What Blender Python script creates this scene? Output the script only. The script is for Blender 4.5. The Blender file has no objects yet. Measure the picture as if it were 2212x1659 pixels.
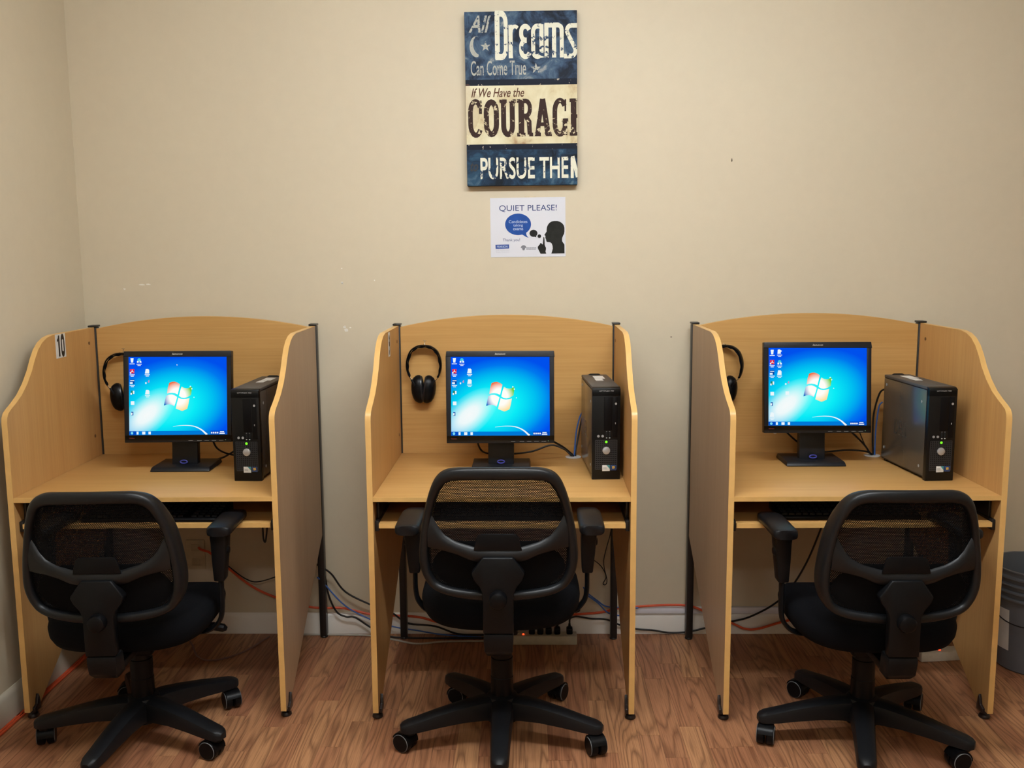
import bpy, bmesh, math, random
from mathutils import Vector, Matrix
random.seed(7)
PI = math.pi

# ------------------------------------------------------------------ camera
scn = bpy.context.scene
COL = scn.collection
cam_d = bpy.data.cameras.new('camera')
cam = bpy.data.objects.new('camera', cam_d)
COL.objects.link(cam)
cam_d.sensor_width = 36.0
cam_d.lens = 2062.27 * 36.0 / 2212.0
cam_d.clip_start = 0.05
_R = Matrix.Rotation(0.0178, 3, 'Z') @ Matrix.Rotation(-0.1370, 3, 'X') @ Matrix.Rotation(0.0066, 3, 'Y')
_M = Matrix((( _R[0][0], _R[0][2], -_R[0][1]), (_R[1][0], _R[1][2], -_R[1][1]), (_R[2][0], _R[2][2], -_R[2][1])))
cam.matrix_world = Matrix.Translation((0.0281, -3.5968, 1.4857)) @ _M.to_4x4()
scn.camera = cam

# ------------------------------------------------------------------ world and exposure
w = bpy.data.worlds.new('world'); scn.world = w
w.use_nodes = True
w.node_tree.nodes['Background'].inputs[0].default_value = (0.9, 0.92, 1.0, 1)
w.node_tree.nodes['Background'].inputs[1].default_value = 0.02
scn.view_settings.view_transform = 'Standard'
scn.view_settings.look = 'None'
scn.view_settings.exposure = 0.0
scn.view_settings.gamma = 1.0
scn.view_settings.use_curve_mapping = False
LAMP_STRENGTH = 55.0          # shared by the main batten and the added fill lamp

# ------------------------------------------------------------------ helpers: materials
def lin(c):
    return tuple(((v/255.0)/12.92 if v/255.0 <= 0.04045 else ((v/255.0+0.055)/1.055)**2.4) for v in c)
MATS = {}
def newmat(name):
    m = bpy.data.materials.new(name); m.use_nodes = True
    nt = m.node_tree
    return m, nt, nt.nodes['Principled BSDF']
def node(nt, t, **kw):
    n = nt.nodes.new(t)
    for k, v in kw.items():
        setattr(n, k, v)
    return n
def ramp(nt, fac, stops, interp='LINEAR'):
    r = node(nt, 'ShaderNodeValToRGB'); r.color_ramp.interpolation = interp
    el = r.color_ramp.elements
    while len(el) > 1: el.remove(el[-1])
    el[0].position = stops[0][0]; el[0].color = (*stops[0][1], 1)
    for p, c in stops[1:]:
        e = el.new(p); e.color = (*c, 1)
    nt.links.new(fac, r.inputs[0])
    return r.outputs[0]
def noise(nt, vec, scale, detail=3, rough=0.5, dist=0.0):
    n = node(nt, 'ShaderNodeTexNoise')
    n.inputs['Scale'].default_value = scale; n.inputs['Detail'].default_value = detail
    n.inputs['Roughness'].default_value = rough; n.inputs['Distortion'].default_value = dist
    if vec is not None: nt.links.new(vec, n.inputs['Vector'])
    return n.outputs[0]
def mapping(nt, vec, scale=(1,1,1), loc=(0,0,0), rot=(0,0,0)):
    m = node(nt, 'ShaderNodeMapping')
    m.inputs['Scale'].default_value = scale; m.inputs['Location'].default_value = loc; m.inputs['Rotation'].default_value = rot
    nt.links.new(vec, m.inputs[0]); return m.outputs[0]
def mixc(nt, fac, a, b, blend='MIX'):
    m = node(nt, 'ShaderNodeMix'); m.data_type = 'RGBA'; m.blend_type = blend
    if isinstance(fac, (int, float)): m.inputs[0].default_value = fac
    else: nt.links.new(fac, m.inputs[0])
    for i, v in ((6, a), (7, b)):
        if isinstance(v, tuple): m.inputs[i].default_value = (*v[:3], 1)
        else: nt.links.new(v, m.inputs[i])
    return m.outputs[2]
def math_(nt, op, a, b=None, c=None):
    m = node(nt, 'ShaderNodeMath', operation=op)
    for i, v in enumerate((a, b, c)):
        if v is None: continue
        if isinstance(v, (int, float)): m.inputs[i].default_value = v
        else: nt.links.new(v, m.inputs[i])
    return m.outputs[0]
def bump(nt, bs, h, strength=0.2, dist=0.001):
    b = node(nt, 'ShaderNodeBump'); b.inputs['Strength'].default_value = strength; b.inputs['Distance'].default_value = dist
    nt.links.new(h, b.inputs['Height']); nt.links.new(b.outputs[0], bs.inputs['Normal'])
def plain(name, rgb, rough=0.5, metal=0.0, var=0.08, scale=40.0, bmp=0.0, spec=0.5, bdist=0.0006, emit=None, es=1.0):
    """a plain colour with a fine procedural variation"""
    if name in MATS: return MATS[name]
    m, nt, bs = newmat(name)
    c = lin(rgb)
    tc = node(nt, 'ShaderNodeTexCoord')
    nz = noise(nt, tc.outputs['Object'], scale, 4)
    col = ramp(nt, nz, [(0.3, tuple(v*(1-var) for v in c)), (0.7, tuple(min(1, v*(1+var)) for v in c))])
    nt.links.new(col, bs.inputs['Base Color'])
    bs.inputs['Roughness'].default_value = rough; bs.inputs['Metallic'].default_value = metal
    bs.inputs['Specular IOR Level'].default_value = spec
    if bmp: bump(nt, bs, noise(nt, tc.outputs['Object'], scale*12, 2), bmp, bdist)
    if emit:
        bs.inputs['Emission Color'].default_value = (*lin(emit), 1); bs.inputs['Emission Strength'].default_value = es
    MATS[name] = m; return m
def glow(name, rgb, s=1.0):
    if name in MATS: return MATS[name]
    m, nt, bs = newmat(name)
    nt.nodes.remove(bs)
    e = node(nt, 'ShaderNodeEmission'); e.inputs[0].default_value = (*lin(rgb), 1); e.inputs[1].default_value = s
    nt.links.new(e.outputs[0], nt.nodes['Material Output'].inputs[0])
    MATS[name] = m; return m

def wood_laminate(name, axis, a, b, c):
    m, nt, bs = newmat(name)
    tc = node(nt, 'ShaderNodeTexCoord')
    oi = node(nt, 'ShaderNodeObjectInfo')
    add = node(nt, 'ShaderNodeVectorMath', operation='ADD'); nt.links.new(tc.outputs['Object'], add.inputs[0])
    cmb = node(nt, 'ShaderNodeCombineXYZ')
    for i in range(3): nt.links.new(math_(nt, 'MULTIPLY', oi.outputs['Random'], 7.0+i), cmb.inputs[i])
    nt.links.new(cmb.outputs[0], add.inputs[1])
    fine = {'X': (3, 160, 160), 'Z': (160, 160, 3)}[axis]
    wide = {'X': (0.9, 16, 16), 'Z': (16, 16, 0.9)}[axis]
    n1 = noise(nt, mapping(nt, add.outputs[0], fine), 1.0, 3, 0.6)
    n2 = noise(nt, mapping(nt, add.outputs[0], wide), 1.0, 3, 0.5, 0.6)
    f = math_(nt, 'ADD', math_(nt, 'MULTIPLY', n1, 0.55), math_(nt, 'MULTIPLY', n2, 0.45))
    col = ramp(nt, f, [(0.34, lin(a)), (0.5, lin(b)), (0.66, lin(c))])
    nt.links.new(col, bs.inputs['Base Color'])
    bs.inputs['Roughness'].default_value = 0.42
    bs.inputs['Specular IOR Level'].default_value = 0.35
    bump(nt, bs, n1, 0.05, 0.0005)
    MATS[name] = m; return m
W_X = wood_laminate('beech_laminate_across', 'X', (188,143,82), (196,151,90), (203,159,98))
W_Z = wood_laminate('beech_laminate_upright', 'Z', (186,140,84), (193,147,90), (200,155,97))
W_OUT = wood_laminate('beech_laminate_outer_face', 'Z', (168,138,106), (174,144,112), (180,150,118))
W_EDGE = plain('beech_edge_band', (220,175,106), 0.35, var=0.05, scale=30)

def wall_paint(name, rgb):
    m, nt, bs = newmat(name)
    tc = node(nt, 'ShaderNodeTexCoord')
    c = lin(rgb)
    n1 = noise(nt, tc.outputs['Object'], 1.3, 4, 0.55)
    n2 = noise(nt, tc.outputs['Object'], 22, 4, 0.6)
    f = math_(nt, 'ADD', math_(nt, 'MULTIPLY', n1, 0.6), math_(nt, 'MULTIPLY', n2, 0.4))
    col = ramp(nt, f, [(0.3, tuple(v*0.96 for v in c)), (0.7, tuple(v*1.03 for v in c))])
    nt.links.new(col, bs.inputs['Base Color'])
    bs.inputs['Roughness'].default_value = 0.55; bs.inputs['Specular IOR Level'].default_value = 0.3
    bump(nt, bs, noise(nt, tc.outputs['Object'], 320, 3), 0.08, 0.0008)
    MATS[name] = m; return m
M_WALL = wall_paint('beige_wall_paint', (208,196,171))
M_TRIM = plain('white_trim_paint', (240,237,230), 0.4, var=0.03, scale=8)
M_RACE = plain('white_cable_duct', (228,230,240), 0.35, var=0.02)
M_CEIL = plain('white_ceiling_tile', (222,220,214), 0.8, var=0.04, scale=60, bmp=0.2)

def oak_floor():
    m, nt, bs = newmat('oak_laminate_floor')
    g = node(nt, 'ShaderNodeNewGeometry'); oi = node(nt, 'ShaderNodeObjectInfo')
    cmb = node(nt, 'ShaderNodeCombineXYZ')
    for i in range(3): nt.links.new(math_(nt, 'MULTIPLY', oi.outputs['Random'], 13.0+9*i), cmb.inputs[i])
    add = node(nt, 'ShaderNodeVectorMath', operation='ADD')
    nt.links.new(g.outputs['Position'], add.inputs[0]); nt.links.new(cmb.outputs[0], add.inputs[1])
    v = add.outputs[0]
    # cathedral figure: contour lines of a stretched noise field
    n1 = noise(nt, mapping(nt, v, (8.0, 0.75, 1)), 1.0, 2, 0.5, 0.12)
    fld = math_(nt, 'ADD', math_(nt, 'MULTIPLY', n1, 17.0), math_(nt, 'MULTIPLY', noise(nt, mapping(nt, v, (60, 4, 1)), 1.0, 2), 0.7))
    tri = math_(nt, 'PINGPONG', fld, 0.5)
    rings = ramp(nt, math_(nt, 'MULTIPLY', tri, 2.0), [(0.0, (0,0,0)), (0.28, (0.55,)*3), (0.6, (1,1,1))])
    fine = noise(nt, mapping(nt, v, (360, 5, 1)), 1.0, 3, 0.7)
    tone = noise(nt, mapping(nt, v, (5, 0.6, 1)), 1.0, 2)
    base = mixc(nt, oi.outputs['Random'], lin((172,118,86)), lin((208,157,111)))
    base = mixc(nt, math_(nt, 'MULTIPLY', tone, 0.6), base, lin((152,97,70)))
    dark = mixc(nt, 0.62, base, lin((104,62,40)))
    col = mixc(nt, rings, dark, base)
    streak = ramp(nt, fine, [(0.34, (0.58,0.54,0.50)), (0.56, (1,1,1))])
    col = mixc(nt, 0.75, col, streak, 'MULTIPLY')
    nt.links.new(col, bs.inputs['Base Color'])
    bs.inputs['Roughness'].default_value = 0.45; bs.inputs['Specular IOR Level'].default_value = 0.35
    bump(nt, bs, fine, 0.05, 0.0004)
    MATS['oak'] = m; return m
M_OAK = oak_floor()

M_BLK = plain('black_moulded_plastic', (16,17,19), 0.36, var=0.06, scale=90, bmp=0.12, spec=0.18)
M_FRAME = plain('black_frame_plastic', (18,20,23), 0.40, var=0.06, scale=90, bmp=0.1, spec=0.36)
M_BLK2 = plain('black_satin_plastic', (13,13,15), 0.33, var=0.05, scale=60, bmp=0.05, spec=0.16)
M_GREYPL = plain('charcoal_textured_plastic', (19,20,23), 0.42, var=0.06, scale=120, bmp=0.2, spec=0.27)
M_RIM = plain('worn_grey_rim', (120,122,124), 0.5)
M_FAB = plain('black_woven_fabric', (9,10,14), 0.9, var=0.2, scale=300, bmp=0.5, spec=0.12)
M_POST = plain('black_powder_coat', (26,25,25), 0.35, var=0.05)
M_FOOT = plain('dark_brown_foot_plastic', (34,24,22), 0.35)
M_METAL = plain('bright_steel_wire', (200,195,185), 0.2, metal=1.0)
M_CASE = plain('grey_painted_steel', (100,95,87), 0.22, metal=0.5, var=0.03, scale=200)
M_CASETOP = plain('grey_plastic_lid', (74,72,70), 0.5, var=0.04, scale=150, bmp=0.1)
M_BEZ = plain('black_front_bezel', (12,13,14), 0.36, var=0.05, scale=80, spec=0.3)
M_HOLE = plain('black_void', (5,5,6), 0.9, var=0.0)
M_SILVER = plain('silver_button', (176,176,176), 0.38, metal=0.4, var=0.06)
M_LABEL = plain('white_paper_label', (216,216,212), 0.6, var=0.03)
M_PRINT = plain('faint_grey_print', (150,150,150), 0.6)
M_MONB = plain('monitor_black_plastic', (22,24,29), 0.42, var=0.06, scale=150, bmp=0.1, spec=0.35)
M_BLUE = plain('blue_sticker', (40,66,112), 0.35)
M_TEAL = plain('teal_sticker', (60,140,150), 0.35)
M_GOLD = plain('gold_print', (226,178,70), 0.4)
M_CORD_O = plain('orange_cord_rubber', (222,92,54), 0.5, var=0.05)
M_CORD_K = plain('black_cord_rubber', (20,18,18), 0.45)
M_CORD_B = plain('blue_network_cord', (62,104,178), 0.45)
M_CORD_W = plain('grey_white_cord', (176,172,162), 0.5)
M_CORD_P = plain('dull_mauve_cord', (132,100,92), 0.5)
M_CLEAR = plain('clear_hook_plastic', (216,190,140), 0.15, var=0.02)
M_BEIGE = plain('beige_power_strip', (196,190,170), 0.45)
M_PAIL = plain('grey_pail_plastic', (100,104,110), 0.45, var=0.06, scale=12)
M_GROM = plain('pale_grey_grommet', (206,208,210), 0.4)
M_INK = plain('black_ink', (26,24,24), 0.5)

# ------------------------------------------------------------------ helpers: geometry
class MB:
    def __init__(s): s.v = []; s.f = []; s.mi = []; s.uv = {}
    def add(s, vs, fs, mi=0):
        o = len(s.v); s.v += [tuple(p) for p in vs]
        for f in fs: s.f.append(tuple(i+o for i in f)); s.mi.append(mi)
        return s
    def box(s, a, b, mi=0):
        x0,y0,z0 = a; x1,y1,z1 = b
        return s.add([(x0,y0,z0),(x1,y0,z0),(x1,y1,z0),(x0,y1,z0),(x0,y0,z1),(x1,y0,z1),(x1,y1,z1),(x0,y1,z1)],
                     [(0,3,2,1),(4,5,6,7),(0,1,5,4),(1,2,6,5),(2,3,7,6),(3,0,4,7)], mi)
    def prism(s, poly, axis, t0, t1, mi=0):
        """poly in the two other axes (x: (y,z); y: (x,z); z: (x,y))"""
        n = len(poly)
        def P(p, t):
            return {'x': (t,p[0],p[1]), 'y': (p[0],t,p[1]), 'z': (p[0],p[1],t)}[axis]
        vs = [P(p,t0) for p in poly]+[P(p,t1) for p in poly]
        fs = [tuple(range(n)), tuple(range(2*n-1,n-1,-1))]
        fs += [(i,n+i,n+(i+1)%n,(i+1)%n) for i in range(n)]
        return s.add(vs, fs, mi)
    def flat(s, poly, y=0.0, mi=0):
        """flat polygon in the x,z plane facing -y"""
        return s.add([(p[0],y,p[1]) for p in poly], [tuple(range(len(poly)))], mi)
    def rings(s, rings, close_ends=True, mi=0, closed=False):
        n = len(rings[0]); vs = [p for r in rings for p in r]; fs = []
        m = len(rings)
        for i in range(m if closed else m-1):
            a = i*n; b = ((i+1)%m)*n
            fs += [(a+j, a+(j+1)%n, b+(j+1)%n, b+j) for j in range(n)]
        if close_ends and not closed:
            fs += [tuple(range(n-1,-1,-1)), tuple(range((m-1)*n, m*n))]
        return s.add(vs, fs, mi)
    def tube(s, path, r, n=8, ry=None, up=None, closed=False, mi=0, ex=1.0):
        path = [Vector(p) for p in path]; m = len(path); R = []
        prev = None
        for i, p in enumerate(path):
            if closed: t = path[(i+1)%m]-path[i-1]
            else: t = path[min(i+1,m-1)]-path[max(i-1,0)]
            if t.length < 1e-9: t = Vector((0,0,1))
            t.normalize()
            if up is not None: u = Vector(up)
            else:
                u = prev if prev is not None else (Vector((0,0,1)) if abs(t.z) < 0.9 else Vector((0,1,0)))
            sd = t.cross(u)
            if sd.length < 1e-6: sd = t.cross(Vector((1,0,0)))
            sd.normalize(); u2 = sd.cross(t).normalized(); prev = u2
            a = r[i] if isinstance(r, (list,tuple)) else r
            b = a if ry is None else (ry[i] if isinstance(ry,(list,tuple)) else ry)
            cs = [(math.cos(2*PI*(k+.5)/n), math.sin(2*PI*(k+.5)/n)) for k in range(n)]
            R.append([tuple(p+sd*(a*math.copysign(abs(c)**ex,c))+u2*(b*math.copysign(abs(q)**ex,q))) for c, q in cs])
        return s.rings(R, True, mi, closed)
    def cyl(s, p0, p1, r, n=20, r1=None, mi=0):
        return s.tube([p0,p1], [r, r if r1 is None else r1], n, mi=mi)
    def lathe(s, prof, c=(0,0,0), n=24, axis='z', mi=0):
        R = []
        for rad, h in prof:
            rr = []
            for k in range(n):
                a = 2*PI*k/n; x = rad*math.cos(a); y = rad*math.sin(a)
                q = {'z': (x,y,h), 'y': (x,h,-y), 'x': (h,x,y)}[axis]
                rr.append((c[0]+q[0],c[1]+q[1],c[2]+q[2]))
            R.append(rr)
        return s.rings(R, True, mi)
    def xform(s, M, start=0):
        s.v = s.v[:start]+[tuple(M @ Vector(p)) for p in s.v[start:]]; return s
    def mesh(s, name, mats, bevel=0.0, seg=2, smooth=True, ang=35):
        me = bpy.data.meshes.new(name); me.from_pydata(s.v, [], s.f)
        for m in (mats if isinstance(mats,(list,tuple)) else [mats]): me.materials.append(m)
        for p, i in zip(me.polygons, s.mi): p.material_index = i
        bm = bmesh.new(); bm.from_mesh(me)
        bmesh.ops.remove_doubles(bm, verts=bm.verts, dist=1e-6)
        if bevel > 0:
            es = [e for e in bm.edges if len(e.link_faces) == 2 and e.calc_face_angle(0) > math.radians(35)]
            bmesh.ops.bevel(bm, geom=es, offset=bevel, segments=seg, affect='EDGES', profile=0.5, clamp_overlap=True)
        if len(bm.faces) and any(len(f.verts) for f in bm.faces):
            if any(len(e.link_faces) == 2 for e in bm.edges) and not s.uv.get('flat'):
                bmesh.ops.recalc_face_normals(bm, faces=bm.faces)
        bm.to_mesh(me); bm.free()
        if smooth:
            for p in me.polygons: p.use_smooth = True
            me.set_sharp_from_angle(angle=math.radians(ang))
        return me
def put(name, me, parent=None, loc=None, rot=None, kind=None, label=None):
    o = bpy.data.objects.new(name, me); COL.objects.link(o)
    if parent is not None: o.parent = parent
    if loc is not None: o.location = loc
    if rot is not None: o.rotation_euler = rot
    if kind: o['kind'] = kind
    if label: o['label'] = label
    return o
def part(name, mb, mat, parent=None, bevel=0.0, **kw):
    ms = {k: kw.pop(k) for k in ('seg','smooth','ang') if k in kw}
    return put(name, mb.mesh(name, mat, bevel, **ms), parent, **kw)
def thing(name, label, cat, loc=(0,0,0), rz=0.0, group=None):
    o = bpy.data.objects.new(name, None); COL.objects.link(o)
    o.empty_display_size = 0.05
    o.location = loc; o.rotation_euler = (0,0,rz); o['label'] = label; o['category'] = cat
    if group: o['group'] = group
    return o
def tag(o, label, cat, group=None):
    o['label'] = label; o['category'] = cat
    if group: o['group'] = group
    return o
def smooth_path(pts, sub=6, closed=False):
    P = [Vector(p) for p in pts]; n = len(P); out = []
    rng = range(n if closed else n-1)
    for i in rng:
        p0 = P[(i-1)%n] if (closed or i > 0) else P[i]*2-P[i+1]
        p1 = P[i]; p2 = P[(i+1)%n]
        p3 = P[(i+2)%n] if (closed or i+2 < n) else p2*2-p1
        for k in range(sub):
            t = k/sub
            out.append(0.5*((2*p1)+(-p0+p2)*t+(2*p0-5*p1+4*p2-p3)*t*t+(-p0+3*p1-3*p2+p3)*t**3))
    if not closed: out.append(P[-1].copy())
    return out
def interp(tab, x):
    if x <= tab[0][0]: return tab[0][1]
    for (a,b),(c,d) in zip(tab, tab[1:]):
        if x <= c: return b+(d-b)*(x-a)/(c-a)
    return tab[-1][1]
def text_mb(body, rect, y=0.0, shear=0.0, offset=0.0, mi=0, clip=None, res=6):
    """lettering from the built-in typeface fitted to rect (x0,z0,x1,z1), facing -y"""
    cu = bpy.data.curves.new('lettering', 'FONT'); cu.body = body; cu.size = 1.0
    cu.shear = shear; cu.offset = offset; cu.resolution_u = res; cu.fill_mode = 'FRONT'
    ob = bpy.data.objects.new('lettering', cu); COL.objects.link(ob)
    dg = bpy.context.evaluated_depsgraph_get(); dg.update()
    me = bpy.data.meshes.new_from_object(ob.evaluated_get(dg))
    vs = [v.co.copy() for v in me.vertices]; fs = [tuple(p.vertices) for p in me.polygons]
    bpy.data.objects.remove(ob); bpy.data.curves.remove(cu); bpy.data.meshes.remove(me)
    mb = MB(); mb.uv['flat'] = True
    if not vs: return mb
    ax = min(v.x for v in vs); bx = max(v.x for v in vs); ay = min(v.y for v in vs); by = max(v.y for v in vs)
    x0,z0,x1,z1 = rect
    mb.add([(x0+(v.x-ax)/(bx-ax)*(x1-x0), y, z0+(v.y-ay)/(by-ay)*(z1-z0)) for v in vs], fs, mi)
    return mb
def arc(cx, cy, rx, ry, a0, a1, n=10):
    return [(cx+rx*math.cos(math.radians(a0+(a1-a0)*i/n)), cy+ry*math.sin(math.radians(a0+(a1-a0)*i/n))) for i in range(n+1)]
def ribbon(mb, pts, w, tf, y=0.0, mi=0, w1=None):
    """stroke of width w along 2D pts; tf maps unit coords to x,z"""
    pts = [p for i, p in enumerate(pts) if i == 0 or (Vector(p)-Vector(pts[i-1])).length > 1e-5]
    n = len(pts); L = []; Rr = []
    for i in range(n):
        a = Vector(pts[max(i-1,0)]); b = Vector(pts[min(i+1,n-1)]); d = (b-a)
        if d.length < 1e-9: d = Vector((1,0))
        d.normalize(); nn = Vector((-d.y, d.x))
        ww = w if w1 is None else w+(w1-w)*i/(n-1)
        sc = 1.0
        if 0 < i < n-1:
            d1 = (Vector(pts[i])-a).normalized(); cs = max(0.5, d1.dot(d)); sc = 1/cs
        p = Vector(pts[i]); L.append(p+nn*ww*0.5*sc); Rr.append(p-nn*ww*0.5*sc)
    vs = [(*tf(p),) for p in L]+[(*tf(p),) for p in Rr]
    mb.add([(p[0], y, p[1]) for p in vs], [(i+1, i, n+i, n+i+1) for i in range(n-1)], mi)
def ellipse(cx, cz, rx, rz, n=32):
    return [(cx+rx*math.cos(2*PI*k/n), cz+rz*math.sin(2*PI*k/n)) for k in range(n)]
def clip_x(me, xmax):
    bm = bmesh.new(); bm.from_mesh(me); bmesh.ops.triangulate(bm, faces=bm.faces)
    bmesh.ops.bisect_plane(bm, geom=bm.verts[:]+bm.edges[:]+bm.faces[:], plane_co=(xmax,0,0), plane_no=(1,0,0), clear_outer=True)
    bm.to_mesh(me); bm.free(); return me

# ================================================================== THE ROOM
XL, XR, YF, ZC = -1.6558, 3.0, -5.4, 2.66
def structure(name, mb, mat, **kw):
    o = part(name, mb, mat, None, kind='structure', **kw); return o
floor = structure('floor', MB().box((XL,YF,-0.06),(XR,0.0,-0.0025)), M_OAK, smooth=False)
SW = 0.0695
unit = MB().box((-0.5,-0.5,-1),(0.5,0.5,0)).mesh('plank', M_OAK, 0.0, smooth=False)
rnd = random.Random(11)
col_i = 0; x = XL
while x < 2.25:
    y = 0.0 - rnd.random()*0.45
    y0 = 0.0
    while y0 > -1.55:
        y1 = max(y if y < y0-0.05 else y0-0.4, -1.75)
        if y1 > -1.6 and y1-0.15 < -1.62: y1 = -1.62
        o = put('plank', unit, floor)
        o.location = (x+SW/2, (y0+y1)/2, 0.0)
        o.scale = (SW-0.0006, (y0-y1)-0.0006, 0.0025)
        y0 = y1; y = y0 - rnd.uniform(0.32, 0.62)
        if y0 <= -1.55: break
    x += SW
wall_back = structure('wall_back', MB().box((XL-0.1,0,-0.06),(XR+0.1,0.1,ZC)), M_WALL, smooth=False)
wall_left = structure('wall_left', MB().box((XL-0.1,YF,-0.06),(XL,0,ZC)), M_WALL, smooth=False)
structure('wall_right', MB().box((XR,YF,-0.06),(XR+0.1,0,ZC)), M_WALL, smooth=False)
structure('wall_front', MB().box((XL-0.1,YF-0.1,-0.06),(XR+0.1,YF,ZC)), M_WALL, smooth=False)
structure('ceiling', MB().box((XL-0.1,YF-0.1,ZC),(XR+0.1,0.1,ZC+0.08)), M_CEIL, smooth=False)
def base_profile(h): return [(0,0),(-0.014,0),(-0.014,h*0.82),(-0.010,h*0.93),(-0.004,h),(0,h)]
structure('baseboard_back', MB().prism([(p[0]-0.0005,p[1]+0.0005) for p in base_profile(0.083)], 'x', XL+0.015, XR-0.02), M_TRIM)
structure('baseboard_left', MB().prism([(XL+0.0005-p[0],p[1]+0.0005) for p in base_profile(0.102)], 'y', YF+0.01, -0.001), plain('beige_left_baseboard', (206,198,180), 0.45, var=0.03, scale=8))
race = structure('trim_1', MB().box((0.392,-0.020,0.0845),(2.96,-0.0006,0.109)), M_RACE, bevel=0.003)
# marks on the paint
M_SPACK = plain('white_filler', (232,228,218), 0.8)
M_SCUFF = plain('dark_scuff', (88,74,58), 0.8)
rs = random.Random(3)
def blob(cx, cz, rx, rz, name, mat):
    pts = []
    for k in range(9):
        a = 2*PI*k/9; q = rs.uniform(0.55,1.0); pts.append((cx+rx*q*math.cos(a), cz+rz*q*math.sin(a)))
    part(name, MB().prism(pts, 'y', -0.0012, 0.0), mat, wall_back, smooth=False)
for a in ((-0.672,1.376,0.006,0.006),(-0.672,1.43,0.003,0.003),(-0.668,1.21,0.006,0.007),(-0.662,1.198,0.009,0.007),(-0.646,1.208,0.004,0.003),
          (-1.43,1.374,0.014,0.003),(-1.406,1.375,0.010,0.003),(-1.497,1.358,0.006,0.004),(-0.55,1.385,0.003,0.003)):
    blob(*a, 'filler_mark', M_SPACK)
for a in ((0.776,1.815,0.003,0.009),(-0.6715,1.3755,0.0022,0.0025),(-0.667,1.211,0.002,0.0025),(0.565,1.166,0.006,0.0018),(0.21,1.75,0.002,0.002)):
    blob(*a, 'scuff_mark', M_SCUFF)
# ceiling lights (above the frame): slim fluorescent batten, plus an added fill lamp
M_TUBE, _nt, _b = newmat('fluorescent_diffuser')
_b.inputs['Base Color'].default_value = (0.9,0.9,0.9,1)
_b.inputs['Emission Color'].default_value = (0.955,1.0,1.03,1); _b.inputs['Emission Strength'].default_value = LAMP_STRENGTH
def ceiling_light(x, y, L, label):
    t = thing('ceiling_light', label, 'ceiling light', (x,y,ZC))
    part('housing', MB().box((-L/2-0.02,-0.085,-0.035),(L/2+0.02,0.085,-0.0005)), M_TRIM, t, 0.004)
    part('diffuser', MB().box((-L/2,-0.06,-0.105),(L/2,0.06,-0.0355)), M_TUBE, t, 0.008)
ceiling_light(0.17, -1.80, 1.95, 'slim white batten light on the ceiling in front of the carrels')
ceiling_light(0.17, -4.40, 0.52, 'short white fill light added on the ceiling farther from the carrels')  # unseen lamp added to brighten the gaps between the carrels

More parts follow.
